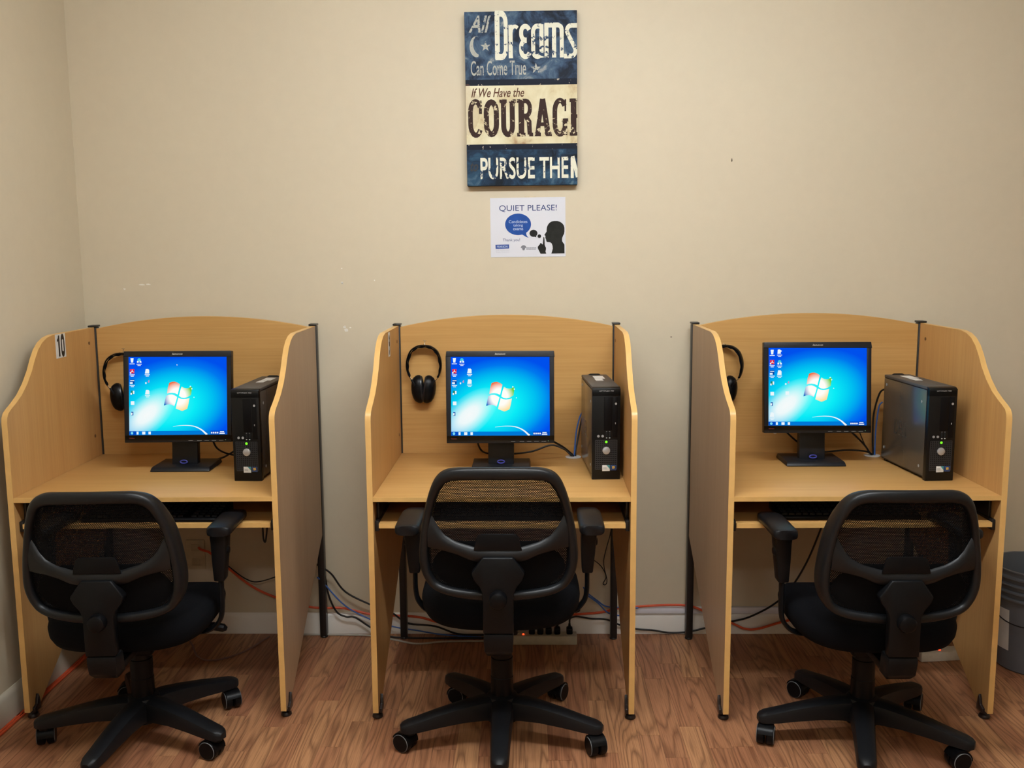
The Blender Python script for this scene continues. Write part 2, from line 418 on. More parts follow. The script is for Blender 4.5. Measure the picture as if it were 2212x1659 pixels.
# ================================================================== STUDY CARRELS
T = 0.017; ZD = 0.7373; DEP = 0.66
PROF_F = [(0.0,0.030),(0.0,0.975),(0.003,0.990),(0.012,1.003),(0.03,1.013),(0.06,1.026),(0.10,1.047),(0.14,1.078),(0.175,1.115),(0.20,1.15),(0.225,1.178),(0.255,1.199),(0.29,1.212),(0.33,1.218),(0.655,1.218)]
def side_outline():
    p = list(PROF_F)
    p += [(0.655,0.415),(0.62,0.395),(0.065,0.030)]
    return p
def carrel(x, y, rz, W, label, sticker=None):
    t = thing('study_carrel', label, 'study carrel', (x,y,0), rz, 'study carrels along the back wall')
    for s in (-1, 1):
        x0 = s*W/2; x1 = s*(W/2-T)
        pm = MB().prism(side_outline(), 'x', min(x0,x1), max(x0,x1))
        pm.mi[0 if s < 0 else 1] = 1            # outward face is coloured duller than the inner one
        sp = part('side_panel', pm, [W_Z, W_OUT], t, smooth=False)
        # edge band along the front and shaped top edge
        eb = MB(); pr = PROF_F[:]; n = len(pr); R = []
        for i, (a, b) in enumerate(pr):
            d = Vector(pr[min(i+1,n-1)])-Vector(pr[max(i-1,0)]); d.normalize(); nn = Vector((-d.y,d.x))
            q = Vector((a,b))+nn*0.0012
            R.append([(min(x0,x1)-0.0003,a,b),(min(x0,x1)-0.0003,q.x,q.y),(max(x0,x1)+0.0003,q.x,q.y),(max(x0,x1)+0.0003,a,b)])
        eb.rings(R, True)
        part('edge_band', eb, W_EDGE, sp, ang=50)
        # fixing caps on the inner face
        for zc in (1.165, 0.818):
            c = MB().lathe([(0.0005,0),(0.006,0),(0.006,0.0012),(0.0005,0.0016)], (0,0,0), 12, 'x')
            c.xform(Matrix.Translation((x1,0.604,zc)) @ Matrix.Rotation(0 if s < 0 else PI, 4, 'Z'))
            part('screw_cap', c, plain('brown_screw_cap',(92,60,34),0.4), sp)
        # rear post with its T-shaped cap
        xc = s*(W/2-0.0095)
        po = part('rear_post', MB().box((xc-0.013,0.6555,0.008),(xc+0.013,0.690,1.2195)), M_POST, t, 0.004)
        part('post_cap', MB().box((xc-0.0145,0.650,1.2197),(xc+0.0145,0.693,1.2265)), M_POST, po, 0.002)
        part('post_foot', MB().lathe([(0.002,0.0),(0.014,0.0),(0.015,0.004),(0.013,0.0078),(0.002,0.0078)], (xc,0.672,0), 16), M_POST, po)
        # front glide: pad under the panel, hooked bracket beside it
        g = MB(); xm = (x0+x1)/2; side = 1 if s*0+1 else 1
        bx = x1-s*0.0 if x < -0.5 and s < 0 else (x0 if not (x > 0.5 and s > 0 or (abs(x) < 0.5)) else x1)
        dr = -s if bx == x1 else s
        g.lathe([(0.002,0.0),(0.016,0.0),(0.018,0.004),(0.015,0.012),(0.009,0.016),(0.009,0.0296),(0.002,0.0296)], (xm,0.035,0), 18)
        g.prism([(0.015,0.022),(0.055,0.022),(0.055,0.040),(0.050,0.062),(0.044,0.075),(0.037,0.062),(0.033,0.045),(0.015,0.038)], 'x', min(bx,bx+dr*0.009), max(bx,bx+dr*0.009))
        part('front_foot', g, M_FOOT, t, 0.0015)
    wi = W/2-0.0225
    arch = [(-wi,0.55),(wi,0.55)]
    K = 24
    arch += [(wi*math.cos(PI*0), 1.213)]
    hgt = 0.043; Rr = (wi*wi+hgt*hgt)/(2*hgt)
    for k in range(1, K):
        xx = wi-2*wi*k/K; arch.append((xx, 1.213+hgt-Rr+math.sqrt(Rr*Rr-xx*xx)))
    arch.append((-wi,1.213))
    bp = part('back_panel', MB().prism(arch, 'y', 0.6605, 0.6765), W_X, t, smooth=False)
    eb = MB(); R = []
    for (a,b) in arch[2:]: R.append([(a,0.6602,b+0.0001),(a,0.6602,b+0.0012),(a,0.6768,b+0.0012),(a,0.6768,b+0.0001)])
    eb.rings(R); part('edge_band', eb, W_EDGE, bp, ang=50)
    wi = W/2-T-0.0006
    dk = part('desktop', MB().box((-wi,0.0015,ZD-0.0145),(wi,0.660,ZD)), W_X, t, 0.0008)
    part('edge_band', MB().box((-wi,-0.0003,ZD-0.0146),(wi,0.0013,ZD-0.0002)), W_EDGE, dk)
    # keyboard tray on rails
    wt = wi-0.0135
    tr = part('keyboard_tray', MB().box((-wt,0.018,0.6335),(wt,0.375,0.6485)), W_X, t, 0.0008)
    part('edge_band', MB().box((-wt,0.0165,0.6336),(wt,0.0178,0.6484)), W_EDGE, tr)
    for s in (-1, 1):
        xa = s*(wt+0.0008); xb = s*(wi-0.0006)
        part('tray_rail', MB().box((min(xa,xb),0.022,0.622),(max(xa,xb),0.40,0.656)).box((min(xa,xb)+0.002,0.05,0.656),(max(xa,xb)-0.002,0.40,0.7222)), M_POST, t, 0.002)
    if sticker: sticker(t, W)
    return t
def digits_sticker(body, yc, w_, z0, z1, rect):
    def f(t, W):
        xi = -W/2+T
        st = part('number_sticker', MB().box((xi+0.0001,yc-w_/2,z0),(xi+0.0006,yc+w_/2,z1)), M_LABEL, t, smooth=False, label='white number sticker')
        tm = MB(); tm.uv['flat'] = True
        a, z0_, b, z1_ = rect; n = len(body); cw = (b-a)/n
        for i, ch in enumerate(body):
            tf = lambda p, o=a+i*cw: (o+p[0]*cw, z0_+p[1]*(z1_-z0_))
            if ch == '1':
                tm.flat([tf(p) for p in ((.42,0),(.78,0),(.78,1),(.50,1),(.40,.88),(.14,.80),(.14,.68),(.42,.74))])
            elif ch == '0':
                ribbon(tm, arc(.5,.72,.30,.20,0,180,10)+arc(.5,.28,.30,.20,180,360,10)+[(.80,.72)], .26, tf)
            else:
                ribbon(tm, arc(.5,.70,.28,.20,-10,350,16), .22, tf)
                ribbon(tm, [(.78,.66)]+arc(.46,.34,.32,.26,0,-110,8), .22, tf, -0.0002)
        # face +x: x -> y (reading from front to back), stays upright
        tm.v = [(xi+0.0009, yc+p[0], p[2]) for p in tm.v]
        part('numeral', tm, M_INK, st, smooth=False)
    return f
c1 = carrel(-1.1755, -0.7211, 0.0173, 0.8401, 'beech study carrel in the corner by the left wall, numbered 10', digits_sticker('10', 0.382, 0.072, 1.136, 1.2178, (-0.030,1.141,0.030,1.2140)))
c2 = carrel(-0.0579, -0.7276, -0.0049, 0.8317, 'beech study carrel in the middle, under the wall art', digits_sticker('9', 0.412, 0.040, 1.131, 1.2145, (-0.015,1.139,0.015,1.207)))
c3 = carrel(1.0654, -0.7257, 0.0101, 0.8516, 'beech study carrel on the right, beside the grey pail')
# desktop cable grommets
for par, gx, gy in ((c2,0.2455,0.582),(c3,0.228,0.588)):
    g = MB().lathe([(0.014,0.0002),(0.029,0.0002),(0.029,0.0024),(0.026,0.0036),(0.015,0.0036),(0.014,0.0024)], (gx,gy,ZD), 28)
    part('cable_grommet', g, M_GROM, par)
    part('grommet_hole', MB().lathe([(0.0005,0.0003),(0.0138,0.0003),(0.0138,0.0012),(0.0005,0.0012)], (gx,gy,ZD), 20), M_HOLE, par)

# ================================================================== MONITORS
def wallpaper():
    m, nt, bs = newmat('desktop_wallpaper'); nt.nodes.remove(bs)
    uv = node(nt, 'ShaderNodeUVMap').outputs[0]
    def dist(c, sx, sy, rot=0.0):
        mp = node(nt, 'ShaderNodeMapping', vector_type='TEXTURE')
        mp.inputs['Location'].default_value = (c[0],c[1],0); mp.inputs['Rotation'].default_value = (0,0,rot); mp.inputs['Scale'].default_value = (sx,sy,1)
        nt.links.new(uv, mp.inputs[0])
        l = node(nt, 'ShaderNodeVectorMath', operation='LENGTH'); nt.links.new(mp.outputs[0], l.inputs[0]); return l.outputs['Value']
    d = dist((0.40,0.36), 0.80, 0.62, 0.5)
    col = ramp(nt, d, [(0.0,lin((60,250,248))),(0.36,lin((10,236,246))),(0.60,lin((0,190,240))),(0.80,lin((0,120,238))),(0.95,lin((0,80,236)))])
    d2 = dist((0.18,0.26), 0.42, 0.21, 0.9)
    wf = ramp(nt, d2, [(0.0,(1,1,1)),(0.30,(0.92,)*3),(0.55,(0.5,)*3),(0.8,(0.12,)*3),(1.0,(0,0,0))])
    col = mixc(nt, wf, col, lin((246,250,250)))
    e = node(nt, 'ShaderNodeEmission'); nt.links.new(col, e.inputs[0]); e.inputs[1].default_value = 1.0
    nt.links.new(e.outputs[0], nt.nodes['Material Output'].inputs[0])
    return m
M_WP = wallpaper()
def pane_mat(name, rgb):
    m, nt, bs = newmat(name); nt.nodes.remove(bs)
    uv = node(nt, 'ShaderNodeUVMap').outputs[0]
    mp = node(nt, 'ShaderNodeMapping', vector_type='TEXTURE')
    mp.inputs['Location'].default_value = (0.495,0.49,0); mp.inputs['Scale'].default_value = (0.15,0.19,1)
    nt.links.new(uv, mp.inputs[0])
    l = node(nt, 'ShaderNodeVectorMath', operation='LENGTH'); nt.links.new(mp.outputs[0], l.inputs[0])
    col = ramp(nt, l.outputs['Value'], [(0.55,lin((255,253,247))),(1.0,lin(rgb))])
    e = node(nt, 'ShaderNodeEmission'); nt.links.new(col, e.inputs[0])
    nt.links.new(e.outputs[0], nt.nodes['Material Output'].inputs[0]); return m
PM = [pane_mat('logo_red', (238,112,60)), pane_mat('logo_green', (110,206,60)), pane_mat('logo_blue', (0,110,196)), pane_mat('logo_yellow', (250,222,150))]
G_W = glow('screen_white', (236,246,250)); G_BAR = glow('screen_taskbar', (0,120,214)); G_BARD = glow('screen_taskbar_dark', (0,72,190)); G_RED = glow('screen_red', (226,40,60))
G_PINK = glow('screen_pink', (214,140,190)); G_CY = glow('screen_cyan', (70,200,226)); G_NAVY = glow('screen_navy', (10,70,160)); G_GRN = glow('screen_green', (30,130,110)); G_ORB = glow('screen_orb', (120,214,240))
SWd, SHt = 0.338, 0.2705
def icon_shapes(kind):
    """unit icon, centre 0,0, about 1 high: list of (polygon, material slot)"""
    if kind == 'bin': return [([(-.34,.5),(.34,.5),(.22,-.5),(-.22,-.5)],0),([(-.1,.3),(.1,.3),(.06,-.35),(-.06,-.35)],5)]
    if kind == 'globe': return [(ellipse(0,.2,.36,.36,16),3),([(-.45,-.05),(-.1,-.05),(-.1,-.45),(-.45,-.45)],0),([(.1,.1),(.45,-.1),(.5,-.45),(.1,-.45)],0)]
    if kind == 'adobe': return [([(-.46,.5),(.46,.5),(.46,-.46),(-.46,-.46)],1),([(-.06,.36),(.06,.36),(.1,0),(.4,-.14),(.36,-.24),(0,-.08),(-.32,-.3),(-.36,-.2),(-.08,.04)],0),([(-.5,-.2),(-.2,-.2),(-.2,-.52),(-.5,-.52)],0)]
    if kind == 'doc': return [([(-.32,.5),(.2,.5),(.42,.28),(.42,-.5),(-.5,-.5)],0)]
    if kind == 'term': return [([(-.46,.5),(.46,.5),(.46,-.46),(-.46,-.46)],4),([(-.42,.36),(.42,.36),(.42,.2),(-.42,.2)],0),([(-.5,-.05),(.1,-.05),(.1,-.45),(-.5,-.45)],0)]
    if kind == 'sheet': return [([(-.3,.4),(.1,.4),(.1,-.4),(-.3,-.4)],6),([(.1,.36),(.42,.36),(.42,-.3),(.1,-.3)],0),([(-.4,-.1),(-.1,-.1),(-.1,-.5),(-.4,-.5)],0)]
    if kind == 'slide': return [([(-.36,.4),(.4,.4),(.4,-.4),(-.36,-.4)],0),([(-.3,.34),(.1,.3),(.26,.06),(.1,-.1),(.02,-.4),(-.12,-.36),(.04,0),(-.1,.2)],1)]
    if kind == 'word': return [([(-.26,.4),(.2,.4),(.2,-.4),(-.26,-.4)],4),([(-.3,.2),(.06,.2),(0,-.3),(-.3,-.3)],0)]
    if kind == 'pink': return [([(.1,.1),(.4,.45),(.45,-.1),(.2,-.2)],2),([(-.46,-.1),(-.16,-.1),(-.16,-.46),(-.46,-.46)],0)]
    if kind == 'arrow': return [([(-.4,.45),(.0,.5),(.5,.15),(.2,-.2),(.3,-.45),(-.45,-.5)],0)]
ICON_M = [G_W, G_RED, G_PINK, G_CY, G_NAVY, G_BAR, G_GRN]
LAY = {
 1: [('bin',.036,.96),('globe',.108,.955),('adobe',.036,.82),('term',.036,.685),('sheet',.036,.55),('slide',.036,.415),('word',.034,.28),('doc',.19,.82),('pink',.19,.685),('doc',.19,.553)],
 2: [('bin',.036,.96),('globe',.112,.955),('adobe',.036,.82),('term',.036,.685),('sheet',.036,.55),('slide',.036,.415),('word',.034,.28),('doc',.19,.825),('pink',.112,.685),('doc',.19,.69)],
 3: [('bin',.036,.95),('arrow',.112,.955),('adobe',.036,.82),('globe',.112,.815),('term',.036,.685),('doc',.112,.685),('sheet',.036,.55),('slide',.036,.415),('word',.034,.28),('doc',.036,.145),('pink',.19,.555),('slide',.19,.42)]}
def monitor(idx, x, y, yaw, tilt, zc, label):
    t = thing('computer_monitor', label, 'monitor', (x,y,ZD+0.0005), yaw, 'flat-panel monitors in the carrels')
    rt = Matrix.Translation((0,-0.055,zc)) @ Matrix.Rotation(-tilt, 4, 'X')
    def P(name, mb, mat, par=t, bevel=0.0, **kw):
        mb.xform(rt); return part(name, mb, mat, par, bevel, **kw)
    # front bezel as a real frame
    L, R_, Tt, B = 0.0157, 0.0157, 0.0195, 0.026
    w2, h2 = SWd/2, SHt/2
    fr = MB()
    fr.box((-w2-L,0.0,h2),(w2+R_,0.030,h2+Tt)); fr.box((-w2-L,0.0,-h2-B),(w2+R_,0.030,-h2))
    fr.box((-w2-L,0.0,-h2),(-w2,0.030,h2)); fr.box((w2,0.0,-h2),(w2+R_,0.030,h2))
    bz = P('bezel', fr, M_MONB, t, 0.002)
    # back shell
    bk = MB(); a, b = w2+L-0.004, h2+Tt
    def ring(yy, sx, z0, z1): return [(-sx,yy,z0),(sx,yy,z0),(sx,yy,z1),(-sx,yy,z1)]
    bk.rings([ring(0.0302,a,-h2-B+0.003,b-0.003), ring(0.040,a-0.01,-h2-B+0.012,b-0.012), ring(0.056,a-0.06,-h2+0.03,b-0.06), ring(0.060,a-0.07,-h2+0.04,b-0.07)])
    P('back_shell', bk, M_MONB, t, 0.003)
    # screen
    sm = MB(); sm.uv['flat'] = True
    sm.flat([(-w2,-h2),(w2,-h2),(w2,h2),(-w2,h2)], 0.0022); sm.xform(rt)
    me = sm.mesh('screen', M_WP, smooth=False); ul = me.uv_layers.new()
    for li, uvc in enumerate(((0,0),(1,0),(1,1),(0,1))): ul.data[li].uv = uvc
    sc = put('screen', me, t, label='lit blue desktop picture')
    def U(u, v): return (-w2+u*SWd, -h2+v*SHt)
    def S(name, mb, mat, yy=None):
        mb.uv['flat'] = True; mb.xform(rt); return part(name, mb, mat, sc, smooth=False)
    # four-pane logo
    def lg(pts): return [((a-143)/1650, 1-(b-165)/1305) for a, b in pts]
    panes = [lg([(785,780),(800,680),(825,600),(870,585),(915,582),(960,597),(1005,628),(985,715),(965,797),(920,775),(870,768),(825,770)]),
             lg([(985,822),(1005,740),(1030,665),(1075,688),(1125,695),(1165,685),(1205,668),(1198,740),(1190,803),(1130,842),(1070,856),(1025,848)]),
             lg([(730,980),(748,900),(770,818),(815,800),(870,797),(915,812),(955,838),(935,910),(905,992),(870,970),(830,960),(780,964)]),
             lg([(930,1030),(950,940),(975,850),(1015,868),(1060,874),(1110,870),(1162,858),(1145,950),(1122,1035),(1075,1058),(1035,1072),(990,1055)])]
    for k, pp in enumerate(panes):
        mb = MB(); mb.uv['flat'] = True; mb.flat([U(*q) for q in pp], 0.0018); mb.xform(rt)
        me = mb.mesh('logo_pane', PM[k], smooth=False); ul = me.uv_layers.new()
        for lp in me.loops: ul.data[lp.index].uv = pp[lp.vertex_index] if lp.vertex_index < len(pp) else (0.5,0.5)
        put('logo_pane', me, sc)
    for (u, v, r) in ((.628,.617,.007),(.643,.588,.007),(.664,.478,.005)):
        mb = MB(); mb.flat([U(u+r*math.cos(2*PI*k/10), v+1.25*r*math.sin(2*PI*k/10)) for k in range(10)], 0.0016); S('sparkle', mb, G_W)
    mb = MB(); mb.flat([U(0,0),U(1,0),U(1,.051),U(0,.051)], 0.0018)
    S('taskbar', mb, G_BAR)
    for ua, ub in ((.83,.999),(.002,.07)):
        mb = MB(); mb.flat([U(ua,0.002),U(ub,0.002),U(ub,.05),U(ua,.05)], 0.0016); S('taskbar_end', mb, G_BARD)
    mb = MB(); pts = [lg([q])[0] for q in ((880,1330),(1000,1316),(1120,1314),(1220,1326),(1300,1354),(1370,1396),(1420,1440),(1452,1470))]
    pts = [(p.x,p.y) for p in smooth_path([(a,b,0) for a,b in pts], 4)]
    ribbon(mb, pts, 0.003, lambda p: U(p[0],p[1]), 0.0015, w1=0.022)
    S('light_streak', mb, G_W)
    mb = MB(); mb.flat([U(.028+.013*math.cos(2*PI*k/12), .026+.018*math.sin(2*PI*k/12)) for k in range(12)], 0.0014); S('start_button', mb, G_ORB)
    bars = [(u-wd/2,.008,u+wd/2,.044) for u, wd in ((.085,.02),(.148,.032),(.208,.024))]+[(u-.007,.014,u+.007,.034) for u in (.842,.862,.882,.902)]+[(.926,.03,.968,.042),(.92,.008,.975,.022)]
    for (ua, va, ub, vb) in bars:
        mb = MB(); mb.flat([U(ua,va),U(ub,va),U(ub,vb),U(ua,vb)], 0.0014); S('taskbar_icon', mb, G_W)
    for kind, u, v in LAY[idx]:
        mb = MB()
        for poly, mi in icon_shapes(kind):
            mb.flat([U(u+p[0]*.048, v-.004+p[1]*.058) for p in poly], 0.0017 if mi not in (0,) else 0.0014, mi)
        if kind in ('bin','adobe','globe','term','doc','arrow'):
            wd = .052
            for dz, k in ((-.047,1.0),(-.064,.6)):
                if kind == 'bin' and dz < -.05: continue
                mb.flat([U(u-wd/2*k, v+dz-.006),U(u+wd/2*k, v+dz-.006),U(u+wd/2*k, v+dz+.003),U(u-wd/2*k, v+dz+.003)], 0.0014)
        S('desktop_icon', mb, ICON_M)
    if idx == 1:
        mb = MB(); mb.flat([U(.49,.905),U(.502,.892),U(.495,.89),U(.493,.882)], 0.0012); S('mouse_pointer', mb, G_W)
    # lettering and keys on the bezel
    P('maker_name', text_mb('lenovo', (-0.018,h2+0.0065,0.018,h2+0.0125), -0.0006, shear=0.25, offset=0.012), plain('light_grey_lettering',(206,204,198),0.4), bz, smooth=False)
    P('model_name', text_mb('ThinkVision', (-w2,-h2-0.0125,-w2+0.019,-h2-0.0085), -0.0006), plain('dull_red_lettering',(150,60,54),0.5), bz, smooth=False)
    for u in (0.045,0.075,0.1,0.125,0.15):
        P('control_key', MB().box((u-0.009,-0.0008,-h2-0.0205),(u+0.006,0.0,-h2-0.0195)), M_PRINT, bz, smooth=False)
    P('power_light', MB().box((w2-0.006,-0.0008,-h2-0.0195),(w2-0.004,0.0,-h2-0.0175)), glow('tiny_green_light',(150,200,150),0.6), bz, smooth=False)
    # stand
    nk = MB().prism([(-0.021,0.012),(0.012,0.012),(0.02,0.10),(0.02,zc-0.03),(-0.004,zc-0.03),(-0.012,0.08)], 'x', -0.045, 0.045)
    part('stand_neck', nk, M_MONB, t, 0.003)
    bs_ = MB()
    def br(z, a, f, r): return [(-a,f,z),(a,f,z),(a,r,z),(-a,r,z)]
    bs_.rings([br(0.0,0.102,-0.076,0.074), br(0.003,0.103,-0.077,0.075), br(0.012,0.101,-0.070,0.073), br(0.016,0.099,-0.064,0.072)])
    part('stand_base', bs_, M_MONB, t, 0.0015)
    part('cable_ring', MB().tube([(0.012*math.cos(2*PI*k/20), -0.0305-0.006*math.sin(2*PI*k/20)*0, 0.026+0.0055*math.sin(2*PI*k/20)) for k in range(20)], 0.0022, 8, closed=True), plain('blue_ring_plastic',(70,72,160),0.3), t)
    return t
mon1 = monitor(1, -1.187, -0.298, 0.025, 0.13, 0.2645, 'black monitor on a square stand in the carrel numbered 10')
mon2 = monitor(2, -0.070, -0.310, 0.0, 0.12, 0.2605, 'black monitor on a square stand in the middle carrel')
mon3 = monitor(3, 1.032, -0.240, -0.01, 0.12, 0.2790, 'black monitor on a square stand in the right carrel')
part('paper_tag', MB().prism([(-0.020,0.088),(0.006,0.088),(-0.007,0.1015-0.021)], 'y', -0.01, -0.0094).xform(Matrix.Translation((-0.124,0,0.022))), M_LABEL, mon3, smooth=False)

# ================================================================== COMPUTER TOWERS
TWw, TWd, TWh = 0.092, 0.335, 0.3085
def tower(x, y, rz, label):
    t = thing('computer_tower', label, 'computer tower', (x,y,ZD+0.0005), rz, 'slim computer towers in the carrels')
    a = TWw/2
    part('case_body', MB().box((-a+0.003,0.022,0.006),(a-0.003,TWd,TWh-0.010)), M_BEZ, t, 0.002)
    for s in (-1, 1):
        x0, x1 = s*(a-0.0028), s*a
        sp = part('side_cover', MB().box((min(x0,x1),0.020,0.012),(max(x0,x1),TWd-0.006,TWh-0.012)), M_CASE, t, 0.001)
        for (yy, zz) in ((0.05,0.04),(0.05,0.255),(0.31,0.05),(0.31,0.275)):
            c = MB().lathe([(0.0005,0),(0.005,0),(0.005,0.0006),(0.0005,0.0006)], (0,0,0), 12, 'x'); c.xform(Matrix.Translation((x1,yy,zz)) @ Matrix.Rotation(0 if s > 0 else PI, 4, 'Z'))
            part('rivet', c, M_PRINT, sp)
        if s < 0:
            tm = text_mb('DELL', (0.14,0.115,0.235,0.165), 0.0, offset=-0.012)
            tm.v = [(x1-0.0004, 0.375-p[0], p[2]) for p in tm.v]
            part('maker_name', tm, plain('pressed_grey',(112,110,106),0.35,metal=0.7), sp, smooth=False)
    # lid with handle recess and labels
    ld = part('lid', MB().box((-a,0.016,TWh-0.010),(a,TWd-0.004,TWh)), M_CASETOP, t, 0.0025)
    part('rear_handle', MB().tube([(-0.02,TWd-0.012,TWh-0.002),(-0.014,TWd-0.010,TWh+0.0005),(0.014,TWd-0.010,TWh+0.0005),(0.02,TWd-0.012,TWh-0.002)], 0.004, 8), M_BEZ, ld)
    part('paper_label', MB().box((-0.012,0.215,TWh+0.0002),(0.024,0.285,TWh+0.0006)), M_LABEL, ld, smooth=False)
    part('paper_label', MB().box((-0.014,0.165,TWh+0.0002),(0.012,0.210,TWh+0.0006)), M_LABEL, ld, smooth=False)
    # front bezel
    fz = part('front_bezel', MB().box((-a-0.0005,0.0,0.0),(a+0.0005,0.0195,TWh-0.006)).prism([(0.0,TWh-0.03),(0.0,TWh-0.012),(0.006,TWh-0.003),(0.018,TWh),(0.0195,TWh),(0.0195,TWh-0.03)],'x',-a-0.0005,a+0.0005), M_BEZ, t, 0.003)
    part('drive_cover', MB().box((-0.008,-0.0012,0.165),(0.020,0.002,TWh-0.032)), M_BLK2, fz, 0.0006)
    part('disc_slot', MB().box((0.022,-0.0016,0.142),(0.038,0.002,TWh-0.032)), M_BLK2, fz, 0.0006)
    part('slot_button', MB().box((0.0285,-0.003,0.186),(0.031,-0.0014,0.192)), M_PRINT, fz, 0.0004)
    part('case_badge', MB().lathe([(0.0003,0),(0.0038,0),(0.0038,0.0008),(0.0003,0.0008)], (0,0,0), 14, 'y').xform(Matrix.Translation((0.031,-0.0024,0.254))), M_SILVER, fz)
    part('model_plate', text_mb('OPTIPLEX 780', (-0.024,TWh-0.0135,0.024,TWh-0.0105), 0.0, offset=0.01).xform(Matrix.Translation((0,-0.0022,0.0))), plain('pale_lettering',(190,190,188),0.4), fz, smooth=False)
    for k, (u, kind) in enumerate(((-0.026,0),(-0.012,0),(0.001,1),(0.011,1))):
        if kind == 0:
            part('audio_jack', MB().lathe([(0.0018,-0.0009),(0.0042,-0.0009),(0.0042,0.001),(0.0018,0.001)], (0,0,0), 14, 'y').xform(Matrix.Translation((u,0,0.146))), M_PRINT, fz)
        else:
            pt = part('usb_port', MB().box((u-0.0028,-0.0012,0.137),(u+0.0028,0.001,0.159)), M_HOLE, fz, 0.0003)
            part('usb_tongue', MB().box((u-0.0022,-0.0019,0.139),(u+0.0022,-0.0013,0.1412)), M_LABEL, pt)
            part('usb_mark', MB().box((u-0.002,-0.0006,0.1610),(u+0.002,0.0,0.1622)), M_PRINT, fz)
    # ventilation grille: raised lattice over a dark field
    gr = MB()
    z0, z1 = 0.035, 0.132
    gr.box((-0.0355,-0.0006,z0),(0.0355,0.0008,z1))
    part('grille_field', gr, M_HOLE, fz, smooth=False)
    gr = MB(); nx, nz = 11, 15
    for i in range(nx+1):
        xx = -0.0355+0.071*i/nx; gr.box((xx-0.0012,-0.0022,z0),(xx+0.0012,-0.0007,z1))
    for j in range(nz+1):
        zz = z0+(z1-z0)*j/nz; gr.box((-0.0355,-0.0022,zz-0.0012),(0.0355,-0.0008,zz+0.0012))
    part('grille', gr, plain('black_grille',(46,46,48),0.4), fz, smooth=False)
    part('power_button', MB().lathe([(0.0005,-0.0075),(0.009,-0.007),(0.0122,-0.0055),(0.0128,-0.002),(0.0128,0.0)], (0,0,0.098), 28, 'y'), M_SILVER, fz)
    part('power_light', MB().lathe([(0.0005,-0.0035),(0.003,-0.0032),(0.0042,-0.0022),(0.0042,0.0)], (0,0,0.127), 16, 'y'), glow('green_power_light',(120,255,40),1.4), fz)
    st = part('processor_sticker', MB().box((-0.013,-0.0031,0.029),(0.012,-0.0024,0.049)), M_LABEL, fz, 0.0003)
    part('sticker_corner', MB().prism([(0.001,0.049),(0.012,0.049),(0.012,0.036)], 'y', -0.0036, -0.0032), M_TEAL, st, smooth=False)
    part('sticker_print', MB().box((-0.010,-0.0035,0.040),(0.001,-0.0032,0.0415)).box((-0.010,-0.0035,0.036),(0.002,-0.0032,0.0372)), M_PRINT, st, smooth=False)
    st = part('system_sticker', MB().box((0.0145,-0.0031,0.031),(0.0335,-0.0024,0.049)), M_BLUE, fz, 0.0003)
    g = MB()
    for (dx, dz) in ((0,0),(0.0042,0.0008),(-0.0006,0.0042),(0.0036,0.005)): g.box((0.0205+dx,-0.0036,0.037+dz),(0.0242+dx,-0.0032,0.0406+dz))
    part('sticker_emblem', g, M_GOLD, st, smooth=False)
    part('rear_foot', MB().box((-a+0.006,0.30,0.0),(a-0.006,0.318,0.006)), M_BEZ, t)
    return t
tower(-0.9065, -0.5090, -0.03, 'slim black tower beside the screen in the carrel numbered 10')
tower(0.2825, -0.4985, 0.055, 'slim black tower at the right end of the middle carrel desk')
tower(1.3655, -0.5290, 0.075, 'slim black tower with broad grey side facing the room in the right carrel')

